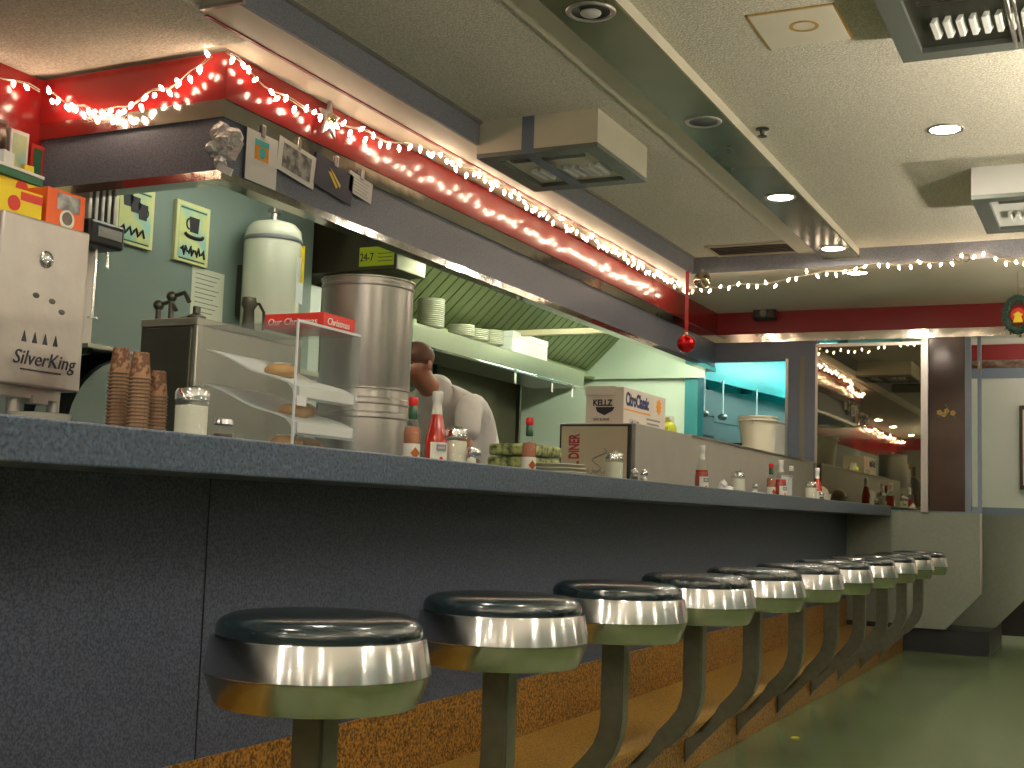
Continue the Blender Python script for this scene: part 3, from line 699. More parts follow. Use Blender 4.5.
t = thing('black_tray', 'low black tray lying behind the sugar pourer', 'tray', (-2.31, 2.78, 1.061))
MB().prism([(-.10,0),(.10,0),(.13,.03),(.125,.034),(-.13,.034)], -.12, .12, 'x').build('tray_body', 'black', t)

# ---------------------------------------------------------------- stainless machine with taps
t = thing('steel_ice_machine', 'low stainless counter machine with levers and taps on top', 'machine', (-2.62, 3.28, 1.061))
MB().box(.10, .12, -.298, .24, 0, .42, bev=.004).build('lit_side', 'steel', t)  # brighter steel here puts the glare on the aisle face into colour
MB().box(-.10, .10, -.30, .24, 0, .40, bev=.006).build('cabinet', 'steel_dark', t)
MB().box(-.10, .122, -.302, .242, .40, .425, bev=.003).build('lid', 'frame', t)
for k, (xx, yy, hh) in enumerate(((-.07, -.26, .05), (-.02, -.26, .075))):
    zz = .425
    MB().cyl((xx, yy, zz), .009, hh, 10).sphere((xx, yy, zz+hh), .017).tube([(xx, yy, zz+hh), (xx+.05, yy, zz+hh+.01), (xx+.07, yy, zz+hh-.02)], .007, 7).build('tap', 'steel_dark', t)
MB().lathe([(.03,.425),(.03,.445),(.02,.45),(.012,.455),(.012,.475),(.0001,.475)], (.03,-.2,0), 18).build('valve', 'steel_dark', t)
MB().lathe([(.022,.428),(.018,.50),(.026,.515),(.022,.54),(.0001,.545)], (.06,.02,0), 16).tube([(.06,.02,.52),(.07,.06,.525),(.075,.08,.50),(.075,.08,.44)], .005, 7).build('pump_handle', 'steel_dark', t)
MB().sphere((-.02, -.18, .435), .026, 12, 8, (1.5, 1, .6)).build('black_knob', 'black', t)

# fire tank
t = thing('fire_suppression_tank', 'upright cream fire suppression tank strapped in the wall corner', 'tank', (-3.67, 4.89, H+.63))
MB().lathe([(.0001,0),(.09,.0),(.132,.03),(.138,.06),(.138,.60),(.134,.615),(.134,.622),(.138,.63),(.132,.67),(.105,.70),(.05,.715),(.035,.72),(.0001,.72)], seg=40).build('cylinder', 'tank', t)
MB().lathe([(.1395,.608),(.1415,.611),(.1415,.626),(.1395,.629)], seg=40, cap=False).build('strap', 'inkgrey', t)
MB().cyl((0,0,.715), .016, .05, 12).box(-.02, .02, -.03, .03, .755, .78, bev=.004).build('valve', 'frame', t)
MB().box(-.018, .018, -.002, .002, -.18, 0).build('instruction_tag', 'yellow', t).location = (.125, .062, .60)
MB().box(.137, .1395, -.03, .06, .32, .54).build('faded_label', 'icing', t).rotation_euler = (0,0,.25)
MB().box(-.16, -.13, -.06, .06, .25, .5).build('wall_bracket', 'steel_dark', t)
t = thing('tank_ledge', 'pale ledge that carries the fire suppression tank', 'ledge', (-3.83, 4.89, H+.605))
MB().box(0, .34, -.30, .30, 0, .025, bev=.003).build('board', 'tank', t)

# duct header with yellow sticker
t = thing('kitchen_header_duct', 'olive steel duct face behind the fire tank, under the canopy', 'duct', (-3.4, 5.6, H+1.235))
MB().box(-1.1, 0, 0, .30, 0, .36, bev=.004).build('duct_box', 'stainwall', t)
tag(MB().box(-.235, -.02, -.002, 0, .022, .125).use('ink').text('347', .07, (-.225, -.003, .045), '-y').build('yellow_sticker', None, t)) if False else None
mb = MB(); mb.use('yellowgreen').box(-.235, -.02, -.002, 0, .022, .125)
mb.use('ink').text('24-7', .062, (-.230, -.003, .05), '-y', sx=.75)
for k in range(3): mb.box(-.12, -.03, -.003, -.002, .045+k*.02, .048+k*.02)
mb.build('yellow_sticker', None, t)
MB().box(-.012, 0, -.006, 0, 0, .2).build('red_edge', 'wood_dark', t)
t = thing('tall_refrigerator', 'white refrigerator edge glimpsed behind the steel bins', 'refrigerator', (-4.1, 5.75, 0))
MB().box(-.3, .1, -.25, .05, 0, H+1.2, bev=.01).build('cabinet', 'white', t)

# ---------------------------------------------------------------- hood
t = thing('range_hood', 'long steel range hood with slanted slotted grease filters', 'hood', (-3.5, 8.0, H+1.107))
yn, yf = -1.75, 1.75
def hb(name, mt, *bs):
    mb = MB()
    for b in bs: mb.box(*b)
    return mb.build(name, mt, t)
hb('hood_shell', 'hood', (-.52, .50, yn, yf, .50, .515), (-.54, -.52, yn, yf, -.0, .515), (.49, .51, yn, yf, .12, .515))
hb('near_end_panel', 'hood', (-.54, -.1, yn-.015, yn, .30, .515))
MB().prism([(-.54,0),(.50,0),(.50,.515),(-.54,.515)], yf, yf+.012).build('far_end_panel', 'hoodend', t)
ang = math.atan2(.44, .46); Ls = math.hypot(.44, .46)
def slats(w, gap, off_):
    mb = MB(); y = yn
    a0 = Vector((-.50, 0, .065)); d = Vector((math.cos(ang), 0, math.sin(ang))); nn = Vector((-math.sin(ang), 0, math.cos(ang)))
    while y < yf-.03:
        p0 = a0+nn*off_; p1 = p0+d*Ls; q0 = p0+nn*.008; q1 = p1+nn*.008
        vs = [mb.bm.verts.new((p.x, yy, p.z)) for yy in (y, min(y+w, yf)) for p in (p0, p1, q1, q0)]
        for q in ((0,1,2,3),(7,6,5,4),(0,4,5,1),(1,5,6,2),(2,6,7,3),(3,7,4,0)): mb._face([vs[i] for i in q])
        y += gap
    return mb
slats(3.5, 9, .035).build('filter_backing', 'hooddark', t)
mb = slats(.094, .110, .012)
f_ = mb.build('grease_filters', 'hood', t)
hb('grease_gutter', 'hood', (-.53, -.45, yn, yf, -.0, .018), (.42, .50, yn, yf, .43, .445))
MB().tube([(-.02, -1.05, -.02), (-.02, .55, .20)], .02, 10).build('filter_handle_bar', 'steel_old', t) if False else None
MB().box(-.38, .47, -.22, -.18, .085, .125, bev=.004).build('cross_bar', 'wood', t)
# fluorescent fixtures of the kitchen
def tube_light(label, loc, length, axis, mt='tube'):
    t = thing('fluorescent_fixture', label, 'light fixture', loc, 0 if axis == 'y' else -PI/2, 'fluorescent fixtures of the kitchen')
    MB().box(-.06, .06, -length/2, length/2, .02, .05).build('housing', 'white', t)
    for s_ in (-.03, .03): MB().cyl((s_, -length/2+.02, .0), .013, length-.04, 10, 'y').build('tube', mt, t)
    return t
tube_light('fluorescent fixture inside the canopy over the fire tank', (-3.3, 4.5, H+1.52), 1.2, 'y', 'tubewall')
tube_light('fluorescent fixture under the far end of the range hood', (-3.16, 8.9, H+1.41), 1.1, 'y')
tube_light('fluorescent fixture under the middle of the range hood', (-3.16, 6.95, H+1.41), 1.3, 'y')
tube_light('cool fluorescent fixture on the turquoise pantry ceiling', (-2.6, 11.2, CB-.06), 1.2, 'y', 'tubecool')
tube_light('cool fluorescent fixture at the pantry end wall', (-2.6, 12.9, CB-.06), 1.2, 'y', 'tubecool')

# plate shelf above the range
t = thing('plate_shelf', 'long steel shelf over the range carrying stacked plates and a ticket rail', 'shelf', (-3.7, 7.3, H+.945))
MB().box(-.42, 0, -1.0, 1.62, .0, .125, bev=.004).build('shelf_box', 'shelf', t)
MB().cyl((.012, -1.0, -.006), .010, 2.62, 10, 'y').build('ticket_rail', 'chrome', t)
MB().box(-.42, -.40, -1.0, 1.62, .125, .15).build('back_lip', 'bright', t)
for k in (-.9, 0, 1.3): MB().box(-.42, -.39, k, k+.03, -.6, 0).build('support', 'steel_dark', t)
for i, yy in enumerate((7.645, 8.26, 8.63)):
    t = thing('ticket_clip', ('paper ticket clipped to the shelf rail, nearest the cook', 'paper ticket clipped to the shelf rail, middle one of three', 'paper ticket clipped at the far end of the shelf rail')[i], 'ticket', (-3.675, yy, H+.925))
    MB().box(-.002, .002, -.012, .012, -.075, .0).build('ticket', 'paper', t)
    MB().box(-.006, .008, -.008, .008, -.01, .022).build('clip', 'chrome', t)
# plates
def make_plate(rad, name='dinner_plate'):
    t = thing(name, 'x', 'plate')
    MB().lathe([(.0001,0),(rad*.55,0),(rad*.62,.004),(rad,.017),(rad,.020),(rad*.6,.008),(.0001,.006)], seg=30, cap=False).build('disc', 'plate', t)
    return t
p0 = make_plate(.085); first = True
zs = H+1.07
for si, (y, n, lab) in enumerate(((6.62, 14, 'tall stack of plates beside the steel bins'), (7.02, 6, 'low stack of plates next to the tall one'), (7.22, 6, 'second low stack of plates on the kitchen shelf'), (7.44, 8, 'stack of plates beside the white carton'))):
    for k in range(n):
        o = p0 if first else dup(p0); first = False
        o.location = (-3.765, y, zs+.001+k*.0125)
        o['label'] = ('top' if k == n-1 else 'white china')+' plate in the '+lab; o['group'] = 'plates in the '+lab
t = thing('white_carton', 'bright white carton at the end of the plate shelf', 'carton', (-3.80, 8.02, H+1.071))
MB().box(-.09, .09, -.36, .22, 0, .14, bev=.004).build('carton_body', 'white', t)
MB().box(-.093, .093, -.363, .223, .10, .142, bev=.004).build('lid', 'white', t)

# range under the shelf (back wall region)
t = thing('cooking_range', 'dark stainless cooking range under the plate shelf', 'range', (-4.2, 7.4, 0))
MB().box(-.4, .35, -1.2, 1.5, 0, .92, bev=.01).build('range_body', 'steel_dark', t)
MB().box(-.44, -.38, -1.2, 1.75, .92, 1.9).build('splash_back', 'stainwall', t)
for k in range(5): MB().lathe([(.11,0),(.12,.02),(.10,.02),(.09,0)], (-.05, -.9+k*.55, .92), 20, cap=False).build('burner', 'black', t)
t = thing('frying_pan', 'black frying pan standing on the range', 'pan', (-4.0, 7.4, .942))
MB().lathe([(.0001,0),(.12,0),(.14,.04),(.134,.04),(.11,.006),(.0001,.006)], (0,0,0), 24).build('pan_bowl', 'black', t)
MB().tube([(.1,0,-.03),(.25,.12,.03),(.32,.2,.05)], .012, 8).build('handle', 'black', t)

# ---------------------------------------------------------------- ledge cabinet on the counter with cartons
t = thing('stainless_partition', 'long pale steel cabinet standing on the counter behind the condiments', 'cabinet', (-2.3, 7.6, 1.0615))
MB().box(-.2, .2, -1.87, 2.05, 0, .313, bev=.004).build('cabinet_body', 'partition', t)
MB().box(-.21, .206, -1.0, 2.06, .306, .318, bev=.002).build('top_lip', 'frame', t)
t = thing('menu_board', 'black framed cream board with red diner lettering against the steel cabinet', 'sign', (-2.302, 5.715, 1.061))
MB().box(-.188, .182, -.01, .012, 0, .308, bev=.004).build('frame', 'black', t)
MB().box(-.176, .168, -.0125, -.010, .0, .296).build('board', 'wood', t)
mb = MB(); mb.text('ALL DINER', .075, (-.082, -.0135, .055), '-y', .0008, rot=PI/2, sx=.56, bold=.003); mb.build('red_lettering', 'inkred', t)
mb = MB(); mb.tube([(.0+.03*math.sin(k*.9)+.004*k, -.0135, .07+.012*k) for k in range(11)], .003, 5).tube([(-.04+.009*k, -.0135, .075+.012*math.sin(k*1.8)) for k in range(12)], .003, 5)
mb.build('script_drawing', 'inkgrey', t)
t = thing('produce_carton', 'white produce carton with an orange sun printed on the side', 'carton', (-2.40, 6.40, 1.379))
MB().box(-.105, .105, -.33, .33, 0, .21, bev=.003).build('carton_body', 'cardboard', t)
MB().box(-.109, .109, -.333, .333, .155, .214, bev=.003).build('lid', 'cardboard', t) if False else MB().box(-.109, .06, -.336, -.331, .165, .214).build('lid_flap', 'cardboard', t)
MB().text('KELLZ', .045, (-.065, -.331, .112), '-y', .001, sx=.85, bold=.0015).text('EAT & SAVE', .018, (-.06, -.331, .035), '-y', .001, sx=.95).prism([(-.05,.105),(.055,.105),(.045,.085),(0,.062),(-.04,.08)], -.3315, -.330).build('end_print', 'ink', t)
mb = MB().use('inkblue'); mb.text('CitroClassic', .095, (.1055, -.30, .120), 'x', .001, sx=.74, bold=.0035)
mb.use('orange').box(.1045, .106, -.32, .08, .092, .099).lathe([(.0001,.001),(.035,.001),(.035,0)], (.105, .215, .15), 20, 'x')
for k in range(10):
    a = k*PI/5; mb.prism([(.215+.035*math.cos(a-.2), .15+.035*math.sin(a-.2)), (.215+.05*math.cos(a), .15+.05*math.sin(a)), (.215+.035*math.cos(a+.2), .15+.035*math.sin(a+.2))], .105, .106, 'x')
mb.use('inkgrey').text('Cafe Crate', .032, (.1055, -.24, .03), 'x', .001).box(.1045, .106, .02, .24, .065, .075).box(.1045, .106, .02, .24, .02, .03)
mb.box(.1045, .106, .03, .22, .042, .052)
mb.build('side_print', None, t)
t = thing('crumpled_bag', 'yellow and white bag slumped beside the produce carton', 'bag', (-2.36, 6.98, 1.379))
mb = MB(); mb.sphere((0,-.03,.05), .07, 14, 9, (.8, 1.5, .75))
for v in mb.bm.verts: v.co += Vector((rng.uniform(-.01,.01), rng.uniform(-.012,.012), rng.uniform(-.008,.008))); v.co.z = max(0, v.co.z)
mb.build('bag_body', 'yellowgreen', t)
MB().prism([(-.06,.12),(.0,.13),(.14,.0),(.02,.0)], -.02, .03, 'x').build('white_flap', 'paper', t)
t = thing('cutting_board', 'thin cream board lying on top of the steel cabinet', 'board', (-2.3, 7.28, 1.379))
MB().box(-.17, .15, -.13, .42, 0, .012, bev=.003).build('slab', 'wood', t)
t = thing('plastic_bucket', 'large white plastic bucket standing on the steel cabinet', 'bucket', (-2.29, 8.72, 1.379))
MB().lathe([(.10,0),(.130,.255),(.136,.257),(.136,.268),(.127,.268),(.096,.006),(.0001,.006)], seg=36).build('pail', 'creamplastic', t)
MB().lathe([(.131,.232),(.142,.234),(.142,.242),(.131,.244)], seg=36, cap=False).build('rim_band', 'creamplastic', t)
MB().tube([(.0, .143*math.cos(a), .24-.06*math.sin(a)) for a in [k*PI/12 for k in range(13)]], .003, 6).build('wire_handle', 'frame', t)
t = thing('food_container', 'tall white food container beside the plastic bucket', 'container', (-2.36, 9.28, 1.379))
MB().box(-.1, .09, -.16, .16, 0, .27, bev=.012).build('tub', 'white', t)
MB().box(-.105, .095, -.165, .165, .262, .28, bev=.005).build('lid', 'white', t)

# pantry contents
ar = -math.atan2(.61, 4.1)
t = thing('pantry_rail', 'turquoise metal rail shelf along the pantry wall', 'rail', (-3.50, 10.2, H+1.20), ar)
MB().box(.0, .14, .0, 3.4, .03, .05).box(.12, .145, .0, 3.4, .0, .075).build('rail_shelf', 'teal', t)
for k in (.3, 1.6, 2.9): MB().box(.0, .12, k, k+.03, -.03, .03).build('bracket', 'tealdark', t)
def off(d, yy):     # a point d in front of the angled pantry wall
    return (-3.55+.149*(yy-9.9)+d, yy)
for i, yy in enumerate((10.62, 11.0, 11.75)):
    px, py = off(.155, yy)
    t = thing('steel_ladle', ('steel ladle hanging at the near end of the turquoise rail', 'steel ladle hanging in the middle of the turquoise rail', 'steel ladle hanging at the far end of the turquoise rail')[i], 'ladle', (px+.02, py, H+1.20))
    MB().box(-.004, .004, -.014, .014, -.28, .02).build('handle', 'white', t)
    MB().sphere((0,0,-.31), .045, 14, 8, (1,1,.7)).build('ladle_bowl', 'frame', t)
px, py = off(.02, 10.62)
t = thing('dishwashing_cabinet', 'grey steel cabinet with dark seams in the pantry', 'cabinet', (px, py, 0), ar)
MB().box(.03, .10, -.45, .34, 0, H+1.12, bev=.005).build('cabinet_body', 'pantrygrey', t)
MB().box(.10, .104, -.45, .34, H+.70, H+.715).build('door_seam', 'black', t)
MB().box(.10, .104, -.45, .34, H+.88, H+.89).build('door_seam', 'black', t)
px, py = off(.0, 12.0)
t = thing('pantry_splash_panel', 'grey steel splash panel under the turquoise rail', 'panel', (px, py, 0), ar)
MB().box(.01, .03, -.98, 1.6, H+.6, H+1.16, bev=.003).build('sheet', 'pantrygrey', t)
MB().box(.03, .034, -.98, 1.6, H+.85, H+.86).build('seam', 'black', t)
px, py = off(.30, 11.55)
t = thing('pantry_table', 'steel table with the slicer on it in the pantry', 'table', (px, py, 0), ar)
MB().box(-.22, .25, -.55, 1.6, H+.62, H+.66, bev=.004).build('table_top', 'black', t)
for a, b in ((-.2,-.5),(.22,-.5),(.22,1.55),(-.2,1.55)): MB().cyl((a,b,0), .02, H+.62, 10).build('leg', 'steel', t)
t = thing('food_slicer', 'white and black food slicer on the pantry table', 'slicer', (px-.02, py-.1, H+.66), ar)
t.scale = (.8, .7, .66)
MB().prism([(-.34,.36),(-.2,.40),(-.1,.16),(.30,.14),(.38,.04),(-.1,.0),(-.18,.0)], -.10, .12, 'x').build('slicer_body', 'white', t)
MB().prism([(-.14,.13),(.10,.21),(.12,.18),(-.1,.09)], .12, .14, 'x').lathe([(.0001,0),(.07,0),(.07,.02),(.0001,.02)], (.12, .18, .08), 24, 'x').build('blade_guard', 'black', t)
t = thing('storage_box', 'white box at the far end of the pantry table', 'box', (px+.06, py+1.2, H+.66), ar)
MB().box(-.12, .10, -.2, .2, 0, .12, bev=.004).build('carton_body', 'white', t)

# ---------------------------------------------------------------- bins
def steel_bin(label, x, y, z, rad, h, top):
    t = thing('steel_bin', label, 'bin', (x, y, z))
    pr = [(rad*.97,0),(rad,.008)]
    if not top: pr += [(rad,h-.11),(rad+.006,h-.105),(rad+.006,h-.09),(rad,h-.085),(rad,h-.06),(rad+.006,h-.055),(rad+.006,h-.04),(rad,h-.035)]
    else: pr += [(rad,h-.035),(rad+.005,h-.03),(rad+.005,h-.022),(rad,h-.018)]
    pr += [(rad,h-.006),(rad+.008,h-.004),(rad+.008,h),(rad-.004,h),(rad-.006,.01),(.0001,.01)]
    MB().lathe(pr, seg=56, cap=False).build('barrel', 'spunsteel', t)
    if top: MB().lathe([(.0001,h-.02),(rad-.006,h-.02),(rad-.006,h-.014),(.0001,h-.005)], seg=32).lathe([(.02,h-.01),(.03,h+.015),(.0001,h+.022)], (.03,-.02,0), 14).build('lid', 'steel_dark', t)
    return t
steel_bin('lower of two stacked round stainless bins behind the pastry case', -2.47, 3.875, 1.061, .162, .292, False)
steel_bin('upper of two stacked round stainless bins behind the pastry case', -2.47, 3.875, 1.353, .165, .395, True)

# ---------------------------------------------------------------- pastry case
t = thing('pastry_case', 'clear acrylic pastry case with slanted paper-lined shelves on the counter', 'display case', (-1.85, 2.585, 1.061))
hc, wc, dc = .33, .29, .30       # height, along the counter, depth
mb = MB(); e = .004
mb.box(-e, 0, 0, wc, 0, hc).box(-dc, 0, 0, e, 0, hc).box(-dc, 0, wc-e, wc, 0, hc).box(-dc, 0, 0, wc, hc, hc+e)
mb.build('acrylic_walls', 'acrylic', t)
MB().box(-dc, 0, 0, wc, 0, .006).build('case_floor', 'white', t)
mb = MB()
mb.box(-.004, .001, -.001, .004, 0, hc).box(-.003, .001, 0, wc, hc, hc+.006)
mb.build('corner_edge', 'icing', t)
for k, z in enumerate((.165, .075)):
    mb = MB(); n = 12; top, bot = [], []
    for i in range(n+1):
        a = i/n; xx = -dc+.008+a*(dc-.014); zz = z+.10*(1-a)+.004*math.sin(a*9)
        top.append((xx, zz+.004)); bot.append((xx, zz))
    top.append((-.006, z+.0)); bot.append((-.006, z-.028)); bot[-2] = (-.014, z-.004)
    mb.prism(top+bot[::-1], .008, wc-.008, 'y')
    mb.build('slanted_shelf', 'icing', t)
    MB().box(-.004, -.001, .02, wc-.02, z-.022, z+.004).build('price_rail', 'paper', t)
MB().box(.0, .0012, .008, .05, .12, .145).build('price_tag', 'paper', t)
for i, (xx, yy, zz, lab) in enumerate(((-.07, .07, .035, 'glazed round pastry on the case floor near the front'), (-.09, .19, .035, 'glazed round pastry on the case floor at the far side'), (-.07, .10, .118, 'browned roll on the lower slanted shelf'), (-.11, .09, .222, 'crumbly golden pastry on the upper slanted shelf'), (-.12, .20, .13, 'flat bun at the far side of the lower shelf'))):
    q = thing('pastry', lab, 'pastry', (-1.85+xx, 2.585+yy, 1.061+zz-.028), 0, 'pastries in the case')
    MB().sphere((0,0,.022), .042, 18, 10, (1, 1.15, .5)).build('dough', 'pastry', q)
    MB().tube([(.02*math.cos(a), .024*math.sin(a), .041) for a in [j*PI/5 for j in range(10)]], .003, 6, True).build('glaze_ring', 'icing', q)
t = thing('tea_carton', 'flat red carton lying on top of the pastry case', 'carton', (-1.965, 2.80, 1.061+hc+.007), 0)
MB().box(-.095, .095, -.075, .075, 0, .04, bev=.002).build('carton_body', 'redcard', t)
mb = MB().use('paper'); mb.text('Christmas', .026, (.0955, -.06, .01), 'x', .0008, shear=.2).text('Our Christmas', .026, (-.085, -.0755, .009), '-y', .0008, shear=.2)
mb.build('lettering', None, t)

# ---------------------------------------------------------------- condiments
ZC = 1.0615
def sugar(label, x, y):
    t = thing('sugar_pourer', label, 'sugar pourer', (x, y, ZC), 0, 'glass sugar pourers on the counter')
    MB().lathe([(.032,0),(.0375,.004),(.0375,.105),(.036,.108)], seg=28).build('glass_jar', 'glass', t)
    MB().lathe([(.0001,.004),(.0362,.005),(.0365,.088),(.0001,.092)], seg=24).build('sugar', 'sugar', t)
    MB().lathe([(.0365,.100),(.039,.102),(.039,.118),(.035,.126),(.015,.131),(.0001,.132)], seg=28).box(-.008, .008, .005, .028, .128, .137, bev=.002).build('chrome_lid', 'chrome', t)
    return t
def ketchup(label, x, y, fill=1.0, rz=0):
    t = thing('ketchup_bottle', label, 'ketchup bottle', (x, y, ZC), rz, 'ketchup bottles on the counter')
    prof = [(.031,0),(.035,.004),(.0355,.075),(.034,.09),(.025,.135),(.0165,.168),(.0135,.195),(.0135,.205)]
    if fill < 1:
        MB().lathe(prof, seg=26).build('glass_bottle', 'glass', t)
        zf = .245*fill; pr = [(max(.001, r_-.002), z_) for r_, z_ in prof if z_ < zf]; pr[0] = (.025, .004)
        r_l = pr[-1][0]; pr += [(r_l*.97, zf), (.0001, zf)]
        MB().lathe(pr, seg=24).build('ketchup_fill', 'ketchup', t)
    else: MB().lathe(prof, seg=28).build('filled_bottle', 'ketchup', t)
    MB().lathe([(.014,.192),(.0145,.195),(.0155,.208),(.0170,.210),(.0170,.235),(.015,.238),(.0001,.238)], seg=24).build('screw_cap', 'capwhite', t)
    MB().lathe([(.0178,.166),(.0168,.171),(.0145,.19),(.0141,.195)], seg=24, cap=False).build('neck_label', 'label', t)
    # keystone label wrapped on the body, facing the aisle
    mb = MB().use('label'); R_ = .0363; n = 8
    def w(a, z, rr): return (rr*math.cos(a), rr*math.sin(a), z)
    for i in range(n):
        a0 = -1.0+2.0*i/n; a1 = -1.0+2.0*(i+1)/n
        def zt(a): return .078-.0*abs(a)
        def zb(a): return .012
        vs = [mb.bm.verts.new(w(a, z, R_)) for a, z in ((a0, zb(a0)), (a1, zb(a1)), (a1, zt(a1)), (a0, zt(a0)))]
        mb._face(vs, True)
    mb.use('inkgrey').prism([(-.014,.05),(.014,.05),(.017,.056),(.017,.072),(-.017,.072),(-.017,.056)], .035, .0368, 'x')
    mb.use('capwhite').text('HEINZ', .0095, (.037, -.0125, .058), 'x', .0002, sx=.9)
    mb.use('capred').lathe([(.0001,.0008),(.006,.0008),(.006,0)], (.0363, 0, .028), 10, 'x')
    mb.build('keystone_label', None, t)
    t.rotation_euler = (0,0,-.55)
    return t
def hot(label, x, y):
    t = thing('hot_sauce_bottle', label, 'hot sauce bottle', (x, y, ZC), -.6, 'hot sauce bottles on the counter')
    MB().lathe([(.021,0),(.023,.004),(.023,.095),(.021,.108),(.011,.128),(.0095,.135),(.0095,.165)], seg=24).build('glass_bottle', 'glass', t)
    t.scale = (1.12, 1.12, 1.12)
    MB().lathe([(.0001,.003),(.0222,.004),(.0222,.095),(.0200,.108),(.0001,.112)], seg=22).build('red_sauce', 'hotsauce', t)
    MB().lathe([(.0232,.014),(.0236,.016),(.0236,.06),(.0232,.062)], seg=24, cap=False).build('label_band', 'label', t)
    MB().prism([(0,.020),(.014,.036),(0,.052),(-.014,.036)], .0232, .0242, 'x').build('diamond_mark', 'hotsauce', t)
    MB().lathe([(.0118,.130),(.0125,.135),(.0118,.166),(.010,.168)], seg=20, cap=False).build('green_foil', 'neckgreen', t)
    MB().lathe([(.0125,.166),(.0135,.168),(.0135,.186),(.011,.19),(.0001,.19)], seg=20).build('red_cap', 'capred', t)
    return t
def shaker(label, x, y, salt=True):
    t = thing('salt_shaker' if salt else 'pepper_shaker', label, 'shaker', (x, y, ZC), 0, 'salt and pepper shakers on the counter')
    MB().lathe([(.016,0),(.018,.003),(.016,.03),(.0145,.048)], seg=12).build('glass_jar', 'glass', t)
    MB().lathe([(.0001,.003),(.0155,.004),(.0135,.036),(.0001,.038)], seg=12).build('contents', 'sugar' if salt else 'syrup', t)
    MB().lathe([(.015,.046),(.0165,.048),(.0165,.058),(.012,.068),(.0001,.071)], seg=20).build('metal_cap', 'chrome', t)
    return t
sugar('sugar pourer nearest the milk dispenser, beside the small syrup jug', -1.90, 2.262)
sugar('sugar pourer between the full ketchup bottle and the shakers', -1.90, 3.53)
sugar('sugar pourer in front of the black framed board', -1.90, 4.93)
sugar('sugar pourer standing beside the crumpled napkin', -1.90, 6.83)
sugar('sugar pourer furthest along the counter, past the menu holder', -1.85, 8.43)
t = thing('syrup_jug', 'small glass syrup jug with a handle beside the nearest sugar pourer', 'jug', (-1.93, 2.415, ZC))
MB().lathe([(.022,0),(.026,.004),(.025,.04),(.020,.055),(.023,.062)], seg=22).build('glass_body', 'glass', t)
MB().lathe([(.0001,.003),(.0235,.004),(.0225,.035),(.0001,.036)], seg=20).build('syrup', 'syrup', t)
MB().lathe([(.0225,.056),(.0245,.058),(.0225,.07),(.0001,.073)], seg=20).build('chrome_lid', 'chrome', t)
MB().tube([(0,.024,.05),(0,.044,.046),(0,.048,.025),(0,.026,.01)], .003, 7).build('handle', 'glass', t)
ketchup('full ketchup bottle between the hot sauce and a sugar pourer', -1.92, 3.44)
ketchup('half empty ketchup bottle beside the crumpled napkin', -1.93, 6.25, .46)
ketchup('half empty ketchup bottle beside the far hot sauce, before the menu holder', -1.88, 7.72, .48)
ketchup('small full ketchup bottle at the far end of the counter', -1.90, 8.85)
hot('hot sauce bottle against the stacked steel bins', -1.96, 3.36)
hot('hot sauce bottle standing alone beside the stacked plates', -1.93, 4.15)
hot('hot sauce bottle among the far condiments, before the menu holder', -1.93, 7.68)
t = thing('vinegar_bottle', 'clear glass bottle with a white cap beside the menu holder', 'bottle', (-1.90, 8.08, ZC))
MB().lathe([(.024,0),(.026,.004),(.026,.10),(.012,.16),(.011,.19)], seg=24).build('glass_bottle', 'glass', t)
MB().lathe([(.013,.185),(.0145,.187),(.0145,.215),(.0001,.218)], seg=18).build('white_cap', 'capwhite', t)
shaker('pepper shaker beside the second sugar pourer', -1.86, 3.60, False); shaker('salt shaker just past the pepper shaker near the full ketchup bottle', -1.84, 3.53)
shaker('pepper shaker in front of the board edge', -1.86, 5.07, False); shaker('salt shaker at the corner of the steel cabinet', -1.86, 5.19)
shaker('salt shaker beside the sugar pourer near the napkin', -1.86, 7.04)
shaker('pepper shaker by the small far ketchup bottle', -1.84, 8.72, False)
t = thing('menu_holder', 'grey flat menu holder standing among the far condiments', 'menu holder', (-1.88, 8.22, ZC))
MB().box(-.09, -.08, -.14, .14, .0, .15, bev=.002).build('menus', 'icing', t)
MB().tube([(-.085,-.15,0),(-.085,-.15,.16),(-.085,.15,.16),(-.085,.15,0)], .003, 6).box(-.11, -.06, -.15, .15, 0, .006).build('wire_frame', 'chrome', t)
t = thing('paper_napkin', 'crumpled white paper napkin beside the half empty ketchup bottle', 'napkin', (-1.87, 6.48, ZC))
mb = MB(); mb.sphere((0,0,.02), .045, 12, 8, (.8, 1.9, .5)).sphere((0,-.05,.035), .03, 10, 6, (.8,.8,1.2))
for v in mb.bm.verts: v.co += Vector((rng.uniform(-.007,.007), rng.uniform(-.01,.01), rng.uniform(-.006,.006))); v.co.z = max(0, v.co.z)
for fc in mb.bm.faces: fc.smooth = False
mb.build('crumpled_sheet', 'paper', t)
# plates on the counter
for k in range(4):
    o = dup(p0, (-2.03, 4.62, ZC+k*.015)); o.scale = (1.45, 1.45, 1); o['label'] = 'top plate of the stack on the counter by the board' if k == 3 else 'plate in the short stack on the counter by the board'; o['group'] = 'plates on the counter'; o['category'] = 'plate'
# wrapped produce
for k in range(3):
    t = thing('produce_pack', ('bottom', 'middle', 'top')[k]+' green and yellow wrapped pack in the pile behind the lone hot sauce', 'pack', (-2.36+.01*k, 5.02-.01*k, ZC+k*.055), 0, 'wrapped packs behind the hot sauce')
    mb = MB(); mb.box(-.11, .11, -.15, .15, 0, .05, bev=.012)
    mb.build('wrapper', 'veg', t)
# basket at the end
t = thing('napkin_basket', 'pale round basket heaped with cream napkins at the far end of the counter', 'basket', (-2.0, 9.45, ZC))
MB().lathe([(.06,0),(.075,.07),(.078,.072),(.07,.068),(.05,.004),(.0001,.004)], seg=24).build('basket_bowl', 'creamplastic', t)
MB().lathe([(.06,.06),(.05,.10),(.02,.125),(.0001,.13)], seg=18).build('folded_napkins', 'wood', t)

